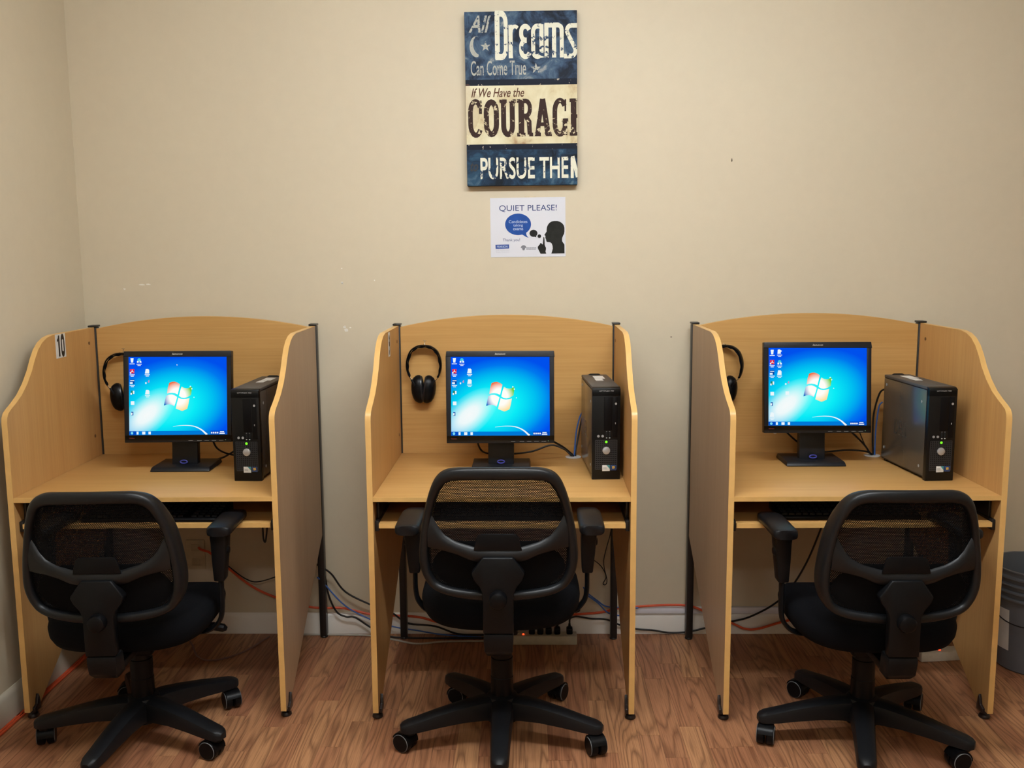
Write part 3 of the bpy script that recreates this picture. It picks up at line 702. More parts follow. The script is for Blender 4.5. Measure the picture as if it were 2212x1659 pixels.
# ================================================================== EAR DEFENDERS AND HOOKS
def hook(x, z, label):
    t = thing('adhesive_hook', label, 'hook', (x,-0.0625,z), 0, 'clear hooks on the carrel back panels')
    part('hook_plate', MB().prism([(-0.0075,-0.012),(0.0075,-0.012),(0.0075,0.012),(0.005,0.0155),(-0.005,0.0155),(-0.0075,0.012)], 'y', -0.0025, -0.0003), M_CLEAR, t, 0.0008)
    part('hook_wire', MB().tube(smooth_path([(-0.006,-0.003,0.001),(0,-0.0032,0.0),(0.006,-0.003,0.001)],3), 0.0011, 8).tube(smooth_path([(0,-0.003,0.0),(0,-0.0045,-0.008),(0,-0.009,-0.017),(0,-0.020,-0.019),(0,-0.032,-0.017),(0,-0.0365,-0.010)],4), 0.0013, 8), M_METAL, t)
def ear_defenders(x, z, rz, label, lean=0.0):
    t = thing('ear_defenders', label, 'ear defenders', (x,-0.092,z), rz, 'black ear defenders hung on hooks')
    t.rotation_euler = (0, lean, rz)
    bandp = smooth_path([(-0.056,0,-0.112),(-0.0635,0,-0.085),(-0.0625,0,-0.055),(-0.050,0,-0.022),(-0.026,0,-0.004),(0,0,0),(0.026,0,-0.004),(0.050,0,-0.022),(0.0625,0,-0.055),(0.0635,0,-0.085),(0.056,0,-0.112)], 5)
    part('headband', MB().tube(bandp, 0.0028, 10, ry=0.0125, up=(0,1,0)), M_BLK2, t)
    pad = MB(); pp = [p+Vector((-p.x*0.075, 0, -0.0055-0.001*0)) if True else p for p in bandp]
    rr = [0.0030+0.0014*math.sin(i*1.15) for i in range(len(pp))]
    pad.tube(pp, rr, 10, ry=0.011, up=(0,1,0)); part('headband_pad', pad, M_FAB, t)
    for s in (-1, 1):
        wr = MB()
        for dy in (-0.0065, 0.0065): wr.tube([(s*0.057,dy,-0.105),(s*0.050,dy*0.9,-0.122),(s*0.036,dy*0.4,-0.140)], 0.0012, 6)
        part('yoke_wire', wr, M_METAL, t)
        part('yoke_arm', MB().prism([(s*0.046,-0.126),(s*0.040,-0.124),(s*0.018,-0.160),(s*0.022,-0.168),(s*0.030,-0.160)], 'y', -0.026, -0.021).tube([(s*0.041,0,-0.130),(s*0.040,-0.012,-0.134),(s*0.034,-0.0235,-0.142)], 0.0035, 8), M_BLK2, t, 0.001)
        part('pivot_stud', MB().lathe([(0.0003,-0.0016),(0.0022,-0.001),(0.0026,0.0)], (s*0.023,-0.0262,-0.163), 10, 'y'), M_SILVER, t)
        cup = MB(); R = []
        for (d, k) in ((0.004,1.0),(0.012,1.03),(0.020,0.99),(0.030,0.86),(0.037,0.62),(0.041,0.3)):
            R.append([(s*d, 0.030*k*math.cos(2*PI*q/24), 0.052*k*math.sin(2*PI*q/24)-0.002*d*0) for q in range(24)])
        cup.rings(R); cup.xform(Matrix.Translation((s*0.004,0,-0.162)) @ Matrix.Rotation(s*0.10, 4, 'Y'))
        cp = part('ear_cup', cup, M_BLK2, t, ang=60)
        cu = MB(); R = []
        for k in range(28):
            a = 2*PI*k/28; R.append((s*0.004, 0.022*math.cos(a), 0.043*math.sin(a)))
        cu.tube(R, 0.0072, 10, closed=True); cu.xform(Matrix.Translation((s*0.0035,0,-0.162)) @ Matrix.Rotation(s*0.10, 4, 'Y'))
        part('ear_cushion', cu, plain('soft_black_vinyl',(26,26,29),0.3), cp)
hook(-1.488, 1.138, 'clear hook on the back panel behind the screen of carrel 10')
hook(-0.358, 1.162, 'clear hook above the ear defenders in the middle carrel')
hook(0.749, 1.157, 'clear hook above the ear defenders in the right carrel')
ear_defenders(-1.488, 1.1235, 0.35, 'black ear defenders half hidden behind the screen in carrel 10')
ear_defenders(-0.358, 1.1475, 0.0, 'black ear defenders hanging in full view in the middle carrel', 0.03)
ear_defenders(0.752, 1.1425, -0.5, 'black ear defenders half hidden by the side panel of the right carrel')

# ================================================================== KEYBOARDS
def keyboard(x, y, rz, label):
    t = thing('keyboard', label, 'keyboard', (x,y,0.6487), rz, 'keyboards on the pull-out trays')
    part('keyboard_case', MB().prism([(-0.075,0.0),(0.075,0.0),(0.075,0.026),(0.068,0.027),(-0.070,0.013),(-0.075,0.010)], 'x', -0.22, 0.22), M_BLK2, t, 0.002)
    kb = MB()
    for r in range(6):
        yy = -0.062+r*0.0215; zz = 0.014+(yy+0.07)/0.138*0.014
        for c in range(20):
            xx = -0.205+c*0.0215
            if c in (15,): continue
            kb.box((xx-0.008,yy-0.008,zz),(xx+0.008,yy+0.008,zz+0.006))
    part('key_bank', kb, M_GREYPL, t, smooth=False, kind='stuff')
keyboard(-1.170, -0.615, 0.0, 'black keyboard on the tray of the carrel numbered 10')
keyboard(-0.060, -0.600, 0.0, 'black keyboard on the tray of the middle carrel')
keyboard(1.035, -0.600, 0.0, 'black keyboard on the tray of the right carrel')

# ================================================================== CHAIRS
YT = [(0.45,-0.222),(0.50,-0.232),(0.56,-0.250),(0.62,-0.262),(0.70,-0.268),(0.80,-0.276),(0.92,-0.300)]
def YB(x, z): return interp(YT, z)+0.55*x*x
OUT = [(0,.919),(.08,.918),(.118,.915),(.148,.904),(.168,.884),(.181,.858),(.193,.822),(.204,.78),(.214,.725),(.2205,.67),(.219,.63),(.208,.592),(.186,.562),(.15,.545),(.10,.536),(.05,.532),(0,.531)]
CACHE = {}
def cached(key, fn):
    if key not in CACHE: CACHE[key] = fn()
    return CACHE[key]
def half_at(z):
    best = 0
    for (a,b),(c,d) in zip(OUT, OUT[1:]):
        if min(b,d) <= z <= max(b,d) and abs(b-d) > 1e-9: best = max(best, a+(c-a)*(z-b)/(d-b))
    return best
def mk_frame():
    wrap = lambda x: 0.0125+0.028*min(1,abs(x)/0.19)**3
    h = OUT; ins = []
    full = [(x,z) for x,z in h]+[(-x,z) for x,z in h[-2:0:-1]]
    n = len(full); path = []; rad = []; dep = []
    cz = 0.72
    for i,(x,z) in enumerate(full):
        a = Vector(full[i-1]); b = Vector(full[(i+1)%n]); d = (b-a).normalized(); nn = Vector((d.y,-d.x))
        if nn.dot(Vector((0,cz))-Vector((x,z))) < 0: nn = -nn
        wd = interp([(0.53,0.013),(0.56,0.014),(0.66,0.016),(0.74,0.014),(0.82,0.0125),(0.88,0.015),(0.92,0.0175)], z)
        q = Vector((x,z))+nn*wd; path.append((q.x, YB(q.x,q.y)+wrap(q.x)-0.0125, q.y)); rad.append(wd); dep.append(wrap(q.x))
    pp = smooth_path(path, 4, True); rr = []; dd = []
    for i in range(n):
        for k in range(4): rr.append(rad[i]+(rad[(i+1)%n]-rad[i])*k/4); dd.append(dep[i]+(dep[(i+1)%n]-dep[i])*k/4)
    return MB().tube(pp, rr, 16, ry=dd, up=(0,1,0), closed=True, ex=0.78).mesh('back_frame', M_FRAME, ang=60)
def mk_meshpanel():
    mb = MB(); rows = []; zs = [0.54+0.365*i/26 for i in range(27)]; NX = 14
    for z in zs:
        hw = max(half_at(z)-0.012, 0.02); rows.append([(hw*(-1+2*j/NX), z) for j in range(NX+1)])
    vs = [(x, YB(x,z)+0.006, z) for r in rows for x,z in r]
    fs = [(i*(NX+1)+j, i*(NX+1)+j+1, (i+1)*(NX+1)+j+1, (i+1)*(NX+1)+j) for i in range(len(rows)-1) for j in range(NX)]
    mb.uv['flat'] = True; mb.add(vs, fs)
    me = mb.mesh('mesh_back', M_NET); ul = me.uv_layers.new()
    for lp in me.loops:
        c = me.vertices[lp.vertex_index].co; ul.data[lp.index].uv = (c.x, c.z)
    return me
def net_material():
    m, nt, bs = newmat('black_net_fabric')
    uv = node(nt, 'ShaderNodeUVMap').outputs[0]
    sep = node(nt, 'ShaderNodeSeparateXYZ'); nt.links.new(uv, sep.inputs[0])
    px, pz = 0.0048, 0.0036
    rowi = math_(nt, 'FLOOR', math_(nt, 'DIVIDE', sep.outputs[1], pz))
    odd = math_(nt, 'MULTIPLY', math_(nt, 'MODULO', rowi, 2.0), 0.5)
    u = math_(nt, 'FRACT', math_(nt, 'ADD', math_(nt, 'DIVIDE', sep.outputs[0], px), odd))
    v = math_(nt, 'FRACT', math_(nt, 'DIVIDE', sep.outputs[1], pz))
    du = math_(nt, 'DIVIDE', math_(nt, 'SUBTRACT', u, 0.5), 0.295); dv = math_(nt, 'DIVIDE', math_(nt, 'SUBTRACT', v, 0.5), 0.25)
    d = math_(nt, 'ADD', math_(nt, 'MULTIPLY', du, du), math_(nt, 'MULTIPLY', dv, dv))
    hole = math_(nt, 'LESS_THAN', d, 1.0)
    bs.inputs['Base Color'].default_value = (*lin((13,13,15)), 1); bs.inputs['Roughness'].default_value = 0.85; bs.inputs['Specular IOR Level'].default_value = 0.12
    nt.links.new(math_(nt, 'SUBTRACT', 1.0, hole), bs.inputs['Alpha'])
    return m
M_NET = net_material()
def mk_smile():
    xs = [i*0.193/12 for i in range(-12,13)]
    up = [(0,.690),(.063,.691),(.117,.706),(.148,.724),(.166,.748),(.180,.778),(.193,.795)]
    lo = [(0,.646),(.072,.651),(.11,.668),(.143,.677),(.19,.686),(.205,.69)]
    R = []
    for x in xs:
        a = interp(lo, abs(x)); b = interp(up, abs(x)); y = YB(x,(a+b)/2)
        m = (a+b)/2; h = (b-a)/2
        fd = 1-0.55*(abs(x)/0.193)**3
        R.append([(x, y+(dy*fd if dy < 0 else dy), m+h*k) for dy, k in ((-0.006,-1.0),(-0.014,-0.75),(-0.017,0.0),(-0.013,0.75),(-0.004,1.0),(0.004,0.8),(0.004,-0.8))])
    return MB().rings(R).mesh('lumbar_bar', M_FRAME, ang=50)
def mk_lumbar_pad():
    rows = []
    for k in range(9):
        z = 0.552+0.148*k/8; hw = min(half_at(z)-0.03, 0.175*math.sin(math.radians(35+110*k/8))+0.01)
        rows.append([(hw*(-1+2*j/12), z) for j in range(13)])
    R = []
    for r in rows: R.append([(x, YB(x,z)+0.016, z) for x, z in r]+[(x, YB(x,z)+0.022, z) for x, z in r[::-1]])
    return MB().rings(R).mesh('lumbar_pad', M_FAB, ang=50)
def mk_spine():
    mb = MB()
    P = [(.041,.668),(.073,.622),(.066,.604),(.050,.584),(.0425,.565),(.0415,.452)]
    P = P+[(-x,z) for x,z in P[::-1]]
    mb.prism(P, 'y', -0.292, -0.262)
    me = mb.mesh('spine_plate', M_BLK, 0.004, ang=40)
    return me
def mk_jbar():
    sec = lambda a, y0, y1, z: [(-a,y0,z),(a,y0,z),(a,y1,z),(-a,y1,z)]
    mb = MB(); mb.rings([sec(.0405,-.290,-.235,.4505), sec(.041,-.290,-.23,.43), sec(.039,-.284,-.22,.395), sec(.033,-.262,-.20,.376)])
    mb.box((-0.03,-0.235,0.378),(0.03,-0.05,0.402))
    return mb.mesh('tilt_arm', M_BLK, 0.005, ang=40)
def mk_seat():
    R = []; cy = 0.02
    for z, k in ((.414,.74),(.416,.88),(.424,.955),(.440,.99),(.464,1.0),(.480,.985),(.492,.94),(.499,.84),(.501,.6),(.497,.25)):
        ring = []
        for i in range(56):
            a = 2*PI*i/56; c, s = math.cos(a), math.sin(a); e = 2/3.2
            X = 0.237*math.copysign(abs(c)**e, c); Y = (0.235 if s > 0 else 0.225)*math.copysign(abs(s)**e, s)
            zz = z-(0.016*max(0,s)**3 if z > .45 else 0)+0.010*abs(c)**3*(1 if z > .44 else 1.4)
            ring.append((X*k, cy+Y*k, zz))
        R.append(ring)
    return MB().rings(R).mesh('seat', M_FAB, ang=80)
def mk_mech():
    return MB().box((-0.085,-0.06,0.372),(0.085,0.11,0.417)).box((-0.05,-0.05,0.345),(0.05,0.06,0.372)).mesh('seat_mechanism', M_BLK2, 0.008)
def mk_lever():
    return MB().tube([(0.08,0.07,0.394),(0.14,0.075,0.392),(0.18,0.078,0.390)], 0.006, 8).tube([(0.168,0.078,0.391),(0.20,0.08,0.387),(0.232,0.084,0.379),(0.242,0.086,0.375)], [0.008,0.014,0.014,0.006], 10, ry=[0.006,0.013,0.013,0.006]).mesh('height_lever', M_BLK2)
def mk_pad(s):
    R = []
    ys = [-0.128,-0.124,-0.112,-0.08,-0.02,0.05,0.10,0.117,0.122]
    wk = [0.72,0.90,0.99,1.0,1.0,0.97,0.88,0.72,0.45]
    for y, k in zip(ys, wk):
        ring = []; dz = -0.012*max(0,(y-0.04)/0.08)**2
        hh = 0.0160*(0.6+0.4*min(1,k))
        for i in range(20):
            a = 2*PI*i/20; c, q = math.cos(a), math.sin(a); e = 2/3.6
            ring.append((s*0.267+0.037*k*math.copysign(abs(c)**e,c)-s*0.10*max(0,y)**2*2, y, 0.6945+dz+hh*math.copysign(abs(q)**e,q)))
        R.append(ring)
    return MB().rings(R).mesh('arm_pad', M_GREYPL, ang=60)
def mk_sleeve(s):
    sec = lambda z, cx, a, b, cy: [(cx-a,cy-b,z),(cx+a,cy-b,z),(cx+a,cy+b,z),(cx-a,cy+b,z)]
    mb = MB(); x0 = s*0.263
    mb.rings([sec(.680,x0,.024,.034,-.012), sec(.655,x0,.023,.029,-.012), sec(.60,x0-s*0.002,.0205,.026,-.012), sec(.535,x0-s*0.004,.016,.022,-.012)])
    return mb.mesh('arm_post', M_BLK, 0.005, ang=40)
def mk_button(s):
    return MB().lathe([(0.0005,0.009),(0.010,0.008),(0.014,0.004),(0.015,-0.004)], (s*0.281,-0.012,0.628), 18, 'x').xform(Matrix.Identity(4) if s > 0 else Matrix.Translation((2*-0.281,0,0)) @ Matrix.Scale(-1,4,(1,0,0))).mesh('arm_button', M_BLK2)
def mk_bracket(s):
    pth = smooth_path([(s*0.259,-0.012,0.60),(s*0.259,-0.012,0.53),(s*0.258,-0.012,0.475),(s*0.248,-0.012,0.440),(s*0.215,-0.012,0.412),(s*0.15,-0.012,0.407),(s*0.07,-0.012,0.407)], 5)
    return MB().tube(pth, 0.007, 10, ry=0.020, up=(0,1,0)).mesh('arm_bracket', M_BLK)
def mk_knob():
    mb = MB().lathe([(0.0005,-0.316),(0.016,-0.3155),(0.022,-0.312),(0.0245,-0.306),(0.025,-0.2915)], (0,0,0.552), 28, 'y')
    return mb.mesh('tension_knob', M_BLK2)
def mk_handle():
    P = [(-.066,.684),(-.062,.702),(-.057,.721),(-.050,.729),(-.042,.731),(.042,.731),(.050,.729),(.057,.721),(.062,.702),(.066,.684)]
    mb = MB().prism(P, 'y', -0.281, -0.274)
    return mb.mesh('lumbar_handle', M_BLK2, 0.0025)
def mk_leg():
    R = []
    for r, w_, zt, zb in ((.030,.036,.140,.074),(.07,.034,.139,.078),(.13,.031,.131,.079),(.20,.0285,.118,.074),(.26,.027,.104,.068),(.294,.026,.097,.066),(.309,.021,.092,.066),(.318,.011,.086,.067)):
        h = zt-zb
        R.append([(r,-w_,zb),(r,-w_,zb+h*.55),(r,-w_*.86,zb+h*.85),(r,-w_*.45,zt),(r,w_*.45,zt),(r,w_*.86,zb+h*.85),(r,w_,zb+h*.55),(r,w_,zb)])
    return MB().rings(R).mesh('base_leg', M_GREYPL, ang=40)
def mk_hub():
    return MB().lathe([(0.02,0.06),(0.048,0.062),(0.052,0.08),(0.052,0.125),(0.046,0.139),(0.034,0.145),(0.02,0.145)], n=32).mesh('base_hub', M_GREYPL)
def mk_lift(top):
    return MB().lathe([(0.01,0.12),(0.035,0.1455),(0.035,0.20),(0.0335,0.202),(0.0335,0.26),(0.031,0.262),(0.031,top),(0.01,top)], n=28).mesh('gas_lift', M_BLK2, ang=30)
def mk_stem():
    mb = MB().cyl((0,0,0.040),(0,0,0.072), 0.0075, 12)
    hood = []
    for k in range(11):
        a = math.radians(-20+160*k/10+20); y = 0.018-0.0325*math.cos(a); z = 0.030+0.0325*math.sin(a)
        q = 0.0295
        y2 = 0.018-0.0302*math.cos(a); z2 = 0.030+0.0302*math.sin(a)
        hood.append([(-0.0225,y,z),(0.0225,y,z),(0.0225,y2,z2),(-0.0225,y2,z2)])
    mb.rings(hood)
    mb.cyl((0,0,0.056),(0,0,0.068),0.017,16)
    return mb.mesh('caster', M_BLK2, ang=45)
def mk_wheel(s):
    mb = MB().lathe([(0.003,s*0.003),(0.026,s*0.003),(0.0295,s*0.006),(0.0295,s*0.021),(0.0275,s*0.0245)], (0,0.018,0.0298), 28, 'x')
    mb.lathe([(0.0275,s*0.0243),(0.0255,s*0.0263),(0.0245,s*0.0263),(0.003,s*0.0263)], (0,0.018,0.0298), 28, 'x', mi=1)
    mb.lathe([(0.0276,s*0.0240),(0.0272,s*0.0253),(0.0262,s*0.0260),(0.0258,s*0.0235)], (0,0.018,0.0298), 28, 'x', mi=2)
    return mb.mesh('wheel', [M_BLK2, M_BLK2, M_RIM], ang=30)
def chair(x, y, rz, dz, arm_dz, arm_dy, base_deg, casters, label):
    t = thing('office_chair', label, 'office chair', (x,y,0), 0.0, 'black mesh office chairs at the carrels')
    up = (0,0,dz); rot = (0,0,rz)
    P = lambda name, me, par=t, loc=up, **kw: put(name, me, par, loc, rot if par is t else None, **kw)
    P('back_frame', cached('frame', mk_frame)); P('mesh_back', cached('net', mk_meshpanel), label='see-through black net')
    P('lumbar_bar', cached('smile', mk_smile)); P('lumbar_pad', cached('lpad', mk_lumbar_pad)); P('lumbar_handle', cached('handle', mk_handle))
    sp = P('spine_plate', cached('spine', mk_spine)); put('tension_knob', cached('knob', mk_knob), sp)
    P('tilt_arm', cached('jbar', mk_jbar)); P('seat', cached('seat', mk_seat), label='black fabric seat cushion')
    P('seat_mechanism', cached('mech', mk_mech)); P('height_lever', cached('lever', mk_lever))
    for s in (-1, 1):
        br = P('arm_bracket', cached(('br',s), lambda: mk_bracket(s)))
        a = put('arm_post', cached(('sl',s), lambda: mk_sleeve(s)), br, (0,0,arm_dz))
        put('arm_pad', cached(('pad',s), lambda: mk_pad(s)), br, (0,arm_dy,arm_dz)); put('arm_button', cached(('bt',s), lambda: mk_button(s)), br, (0,0,arm_dz))
    put('gas_lift', cached(('lift',round(dz,3)), lambda: mk_lift(0.346+dz)), t)
    hub = put('base_hub', cached('hub', mk_hub), t)
    for k in range(5):
        a = math.radians(base_deg+72*k)
        put('base_leg', cached('leg', mk_leg), t, None, (0,0,a))
        c = put('caster', cached('stem', mk_stem), t, (0.290*math.cos(a),0.290*math.sin(a),0), (0,0,math.radians(casters[k])))
        for s in (-1, 1): put('wheel', cached(('wh',s), lambda: mk_wheel(s)), c)
    return t
# caster trail directions are yaw angles of each fork
chair(-1.167, -0.825, 0.045, -0.062, 0.036, 0.075, 263, (200,70,215,100,20), 'black mesh chair at the carrel numbered 10, turned slightly to the wall')
chair(-0.058, -0.815, 0.0, 0.0, 0.0, 0.0, 270, (180,200,330,250,60), 'black mesh chair standing straight in front of the middle carrel')
chair(1.040, -0.826, 0.005, -0.062, 0.036, 0.050, 254, (170,100,330,40,160), 'black mesh chair at the right carrel, nearest the grey pail')

# ================================================================== WALL ART
def poster():
    X0, X1, Z0, Z1 = -0.194, 0.209, 1.7285, 2.3395
    t = thing('wall_art', 'tall distressed blue and cream lettered canvas above the middle carrel', 'wall art', ((X0+X1)/2, -0.002, Z0))
    t.rotation_euler = (0, -0.006, 0)
    Wp, Hp = X1-X0, Z1-Z0; x0 = -Wp/2
    m, nt, bs = newmat('distressed_canvas_print')
    tc = node(nt, 'ShaderNodeTexCoord'); sep = node(nt, 'ShaderNodeSeparateXYZ'); nt.links.new(tc.outputs['Object'], sep.inputs[0])
    v = math_(nt, 'SUBTRACT', 1.0, math_(nt, 'DIVIDE', sep.outputs[2], Hp))
    grunge = noise(nt, tc.outputs['Object'], 14, 6, 0.65, 0.6)
    blue = ramp(nt, grunge, [(0.38,lin((26,32,44))),(0.47,lin((44,60,82))),(0.54,lin((60,82,106))),(0.62,lin((82,102,120))),(0.70,lin((146,150,150)))])
    blue2 = ramp(nt, grunge, [(0.38,lin((16,24,34))),(0.50,lin((28,48,70))),(0.60,lin((42,74,98))),(0.72,lin((104,124,134)))])
    cream = ramp(nt, noise(nt, tc.outputs['Object'], 9, 5, 0.6, 0.4), [(0.32,lin((170,140,106))),(0.44,lin((208,196,158))),(0.65,lin((226,220,190)))])
    navy = ramp(nt, noise(nt, tc.outputs['Object'], 60, 4, 0.6), [(0.58,lin((20,26,40))),(0.66,lin((24,30,46))),(0.68,lin((180,168,148)))])
    sel = lambda a: math_(nt, 'GREATER_THAN', v, a)
    col = mixc(nt, sel(0.385), blue, navy); col = mixc(nt, sel(0.42), col, cream)
    col = mixc(nt, sel(0.758), col, navy); col = mixc(nt, sel(0.79), col, blue2)
    # rusty corner stain at the left of the cream band
    st = node(nt, 'ShaderNodeMapping', vector_type='TEXTURE'); st.inputs['Location'].default_value = (x0,0,0.27); st.inputs['Scale'].default_value = (0.06,1,0.10)
    nt.links.new(tc.outputs['Object'], st.inputs[0]); ln = node(nt, 'ShaderNodeVectorMath', operation='LENGTH'); nt.links.new(st.outputs[0], ln.inputs[0])
    stain = math_(nt, 'MULTIPLY', math_(nt, 'LESS_THAN', math_(nt, 'ADD', ln.outputs['Value'], grunge), 1.35), 0.2)
    col = mixc(nt, stain, col, lin((150,104,76)))
    nt.links.new(col, bs.inputs['Base Color']); bs.inputs['Roughness'].default_value = 0.6; bs.inputs['Specular IOR Level'].default_value = 0.15
    part('canvas', MB().box((x0,-0.036,0),(x0+Wp,0,Hp)), m, t, 0.0015, smooth=False)
    def worn(name, main, under, th=0.40, sc=55):
        mm, n2, b2 = newmat(name); tcc = node(n2, 'ShaderNodeTexCoord')
        nz = noise(n2, tcc.outputs['Object'], sc, 5, 0.65, 0.4); big = noise(n2, tcc.outputs['Object'], 9, 2)
        f = math_(n2, 'ADD', math_(n2, 'MULTIPLY', nz, 0.7), math_(n2, 'MULTIPLY', big, 0.3))
        c = ramp(n2, f, [(th-0.01,lin(under)),(th+0.01,lin(main)),(0.7,tuple(min(1,q*1.08) for q in lin(main)))])
        n2.links.new(c, b2.inputs['Base Color']); b2.inputs['Roughness'].default_value = 0.6; b2.inputs['Specular IOR Level'].default_value = 0.15; return mm
    LC = worn('worn_cream_paint', (222,220,200), (46,66,92), 0.435); LC2 = worn('worn_grey_paint', (170,170,160), (56,76,98), 0.44, 80)
    LB = worn('worn_brown_paint', (52,34,29), (206,192,158), 0.43, 60); LBr = worn('faded_brown_paint', (92,62,46), (196,180,144), 0.43); LK = plain('dark_script', (34,34,36), 0.6)
    Yf = -0.0366
    N = lambda u, v_: (x0+u*Wp, Hp*(1-v_))
    def text(body, u0, v0, u1, v1, mat, name='lettering', **kw):
        a = N(u0, v1); b = N(u1, v0)
        me = text_mb(body, (a[0],a[1],b[0],b[1]), Yf, **kw).mesh(name, mat, smooth=False)
        clip_x(me, x0+Wp); put(name, me, t)
    def strokes(glyphs, u0, v0, u1, v1, mat, total, w_):
        """glyphs: list of (x offset, [(pts, width)]) in units where height = 1 and full width = total"""
        for gx, st in glyphs:
            mb = MB(); mb.uv['flat'] = True
            for q_, (pts, wd) in enumerate(st):
                ribbon(mb, pts, wd, lambda p: N(u0+(gx+p[0])/total*(u1-u0), v1-(p[1])*(v1-v0)), Yf-0.00025*q_)
            me = mb.mesh('lettering', mat, smooth=False); clip_x(me, x0+Wp); put('lettering', me, t)
    s = 0.125; k0 = 0.17
    # tall rounded condensed letters
    D = [([(.07,0),(.07,1)], .14), ([(.0,.97),(.2,.97)]+arc(.2,.80,.16,.17,90,0,6)+arc(.2,.20,.16,.17,0,-90,6)+[(.0,.03)], .10)]
    D = [([(.07,0),(.07,1)], .16), ([(0,.965),(.18,.965)]+arc(.20,.78,.15,.185,90,0,7)+arc(.20,.22,.15,.185,0,-90,7)+[(.0,.035)], .13)]
    strokes([(0,D)], .272, .004, .385, .268, LC, .42, s)
    r = [([(.07,0),(.07,1)],.15),([(.0,.97),(.1,.97)],.06),([(0,.03),(.15,.03)],.06),([(.08,.72)]+arc(.23,.80,.13,.15,180,40,7),.11)]
    e = [(arc(.21,.78,.15,.17,20,180,8)+arc(.21,.72,.15,.18,180,270,6)+[(.26,.54)],.145),([(.26,.52)]+arc(.21,.34,.155,.18,90,180,6)+arc(.21,.22,.155,.18,180,340,8),.145)]
    a_ = [([(.37,1.0),(.37,0)],.15),([(.37,.95)]+arc(.22,.78,.155,.17,90,180,6)+arc(.22,.20,.155,.16,180,360,8),.145)]
    m_ = [([(.07,0),(.07,1)],.15),([(.0,.97),(.42,.97)]+arc(.50,.82,.13,.15,90,0,4)+[(.63,.0)],.145),([(.35,.95),(.35,0)],.15)]
    s_ = [([(.46,.95),(.25,.95)]+arc(.22,.80,.15,.15,90,190,5)+[(.12,.68),(.30,.38)]+arc(.22,.20,.16,.16,30,-90,6)+[(-.04,.04)],.14)]
    strokes([(0,r),(.40,e),(.83,a_),(1.31,m_),(2.06,s_)], .392, .077, 1.0, .266, LC, 2.50, s)
    text('All', .035, .022, .235, .118, LC2, shear=0.35, offset=0.02)
    mb = MB(); mb.uv['flat'] = True
    cr = [N(.105+.062*math.cos(math.radians(q)), .197+.060*math.sin(math.radians(q))) for q in range(285,64,-13)]+[N(.150+.075*math.cos(math.radians(q)), .185+.062*math.sin(math.radians(q))) for q in range(110,236,13)]
    mb.flat(cr, Yf); put('moon', mb.mesh('moon', LC2, smooth=False), t)
    def star(u, v_, r_):
        mb = MB(); mb.uv['flat'] = True
        pts = []
        for k in range(10):
            q = r_ if k % 2 == 0 else r_*0.4; a = PI/2+k*PI/5; c = N(u, v_)
            pts.append((c[0]+q*math.cos(a), c[1]+q*math.sin(a)))
        mb.flat(pts, Yf); put('star', mb.mesh('star', LC2, smooth=False), t)
    star(.185, .197, .0185); star(.632, .326, .0195)
    text('Can Come True', .05, .278, .545, .362, LC2, offset=0.006)
    text('If We Have the', .05, .434, .525, .487, LBr, shear=0.3, offset=0.015)
    text('to', .03, .862, .102, .915, LK, shear=0.3, offset=0.02)
    text('PURSUE THE', .122, .835, .918, .962, LC, offset=0.016)
    strokes([(0,[([(.09,0),(.09,1)],.17),([(.12,1.0),(.40,.05)],.20)])], .938, .835, 1.02, .962, LC, .52, k0)
    # heavy slab letters
    k = .17; h = .095
    C = [(arc(.215,.66,.155,.29,30,90,5)+arc(.215,.66,.155,.29,90,180,6)+arc(.215,.34,.155,.29,180,330,9),.14),([(.375,.98),(.375,.64)],.05),([(.36,.62),(.36,.86)],.09)]
    O = [(arc(.225,.66,.15,.27,0,180,10)+arc(.225,.34,.15,.27,180,360,10)+[(.375,.66)],.155)]
    Ug = [([(.12,1)]+[(.12,.3)]+arc(.25,.28,.13,.22,180,360,10)+[(.38,1)],.15),([(.0,.95),(.22,.95)],h),([(.29,.95),(.49,.95)],h)]
    Rg = [([(.13,0),(.13,1)],k),([(0,.95),(.2,.95)],h),([(0,.05),(.25,.05)],h),([(.15,.95),(.27,.95)]+arc(.27,.75,.12,.20,90,-90,8)+[(.15,.55)],.12),([(.27,.52),(.36,.40),(.38,.05)],.13),([(.36,.05),(.48,.05)],h)]
    A = [([(.08,.03),(.235,1)],.13),([(.245,1),(.41,.03)],.16),([(.13,.32),(.36,.32)],.10),([(.0,.05),(.19,.05)],h),([(.30,.05),(.52,.05)],h)]
    Gg = C[:1]+[([(.375,.98),(.375,.66)],.05),([(.36,.02),(.36,.44)],.14),([(.26,.42),(.46,.42)],h)]
    Eg = [([(.12,0),(.12,1)],k),([(0,.95),(.44,.95)],h),([(0,.05),(.44,.05)],h),([(.12,.52),(.3,.52)],.10),([(.42,.98),(.42,.76)],.06),([(.42,.02),(.42,.24)],.06)]
    strokes([(0,C),(.46,O),(.93,Ug),(1.45,Rg),(1.97,A),(2.52,Gg),(3.02,Eg)], .022, .500, 1.045, .715, LB, 3.40, k)
poster()

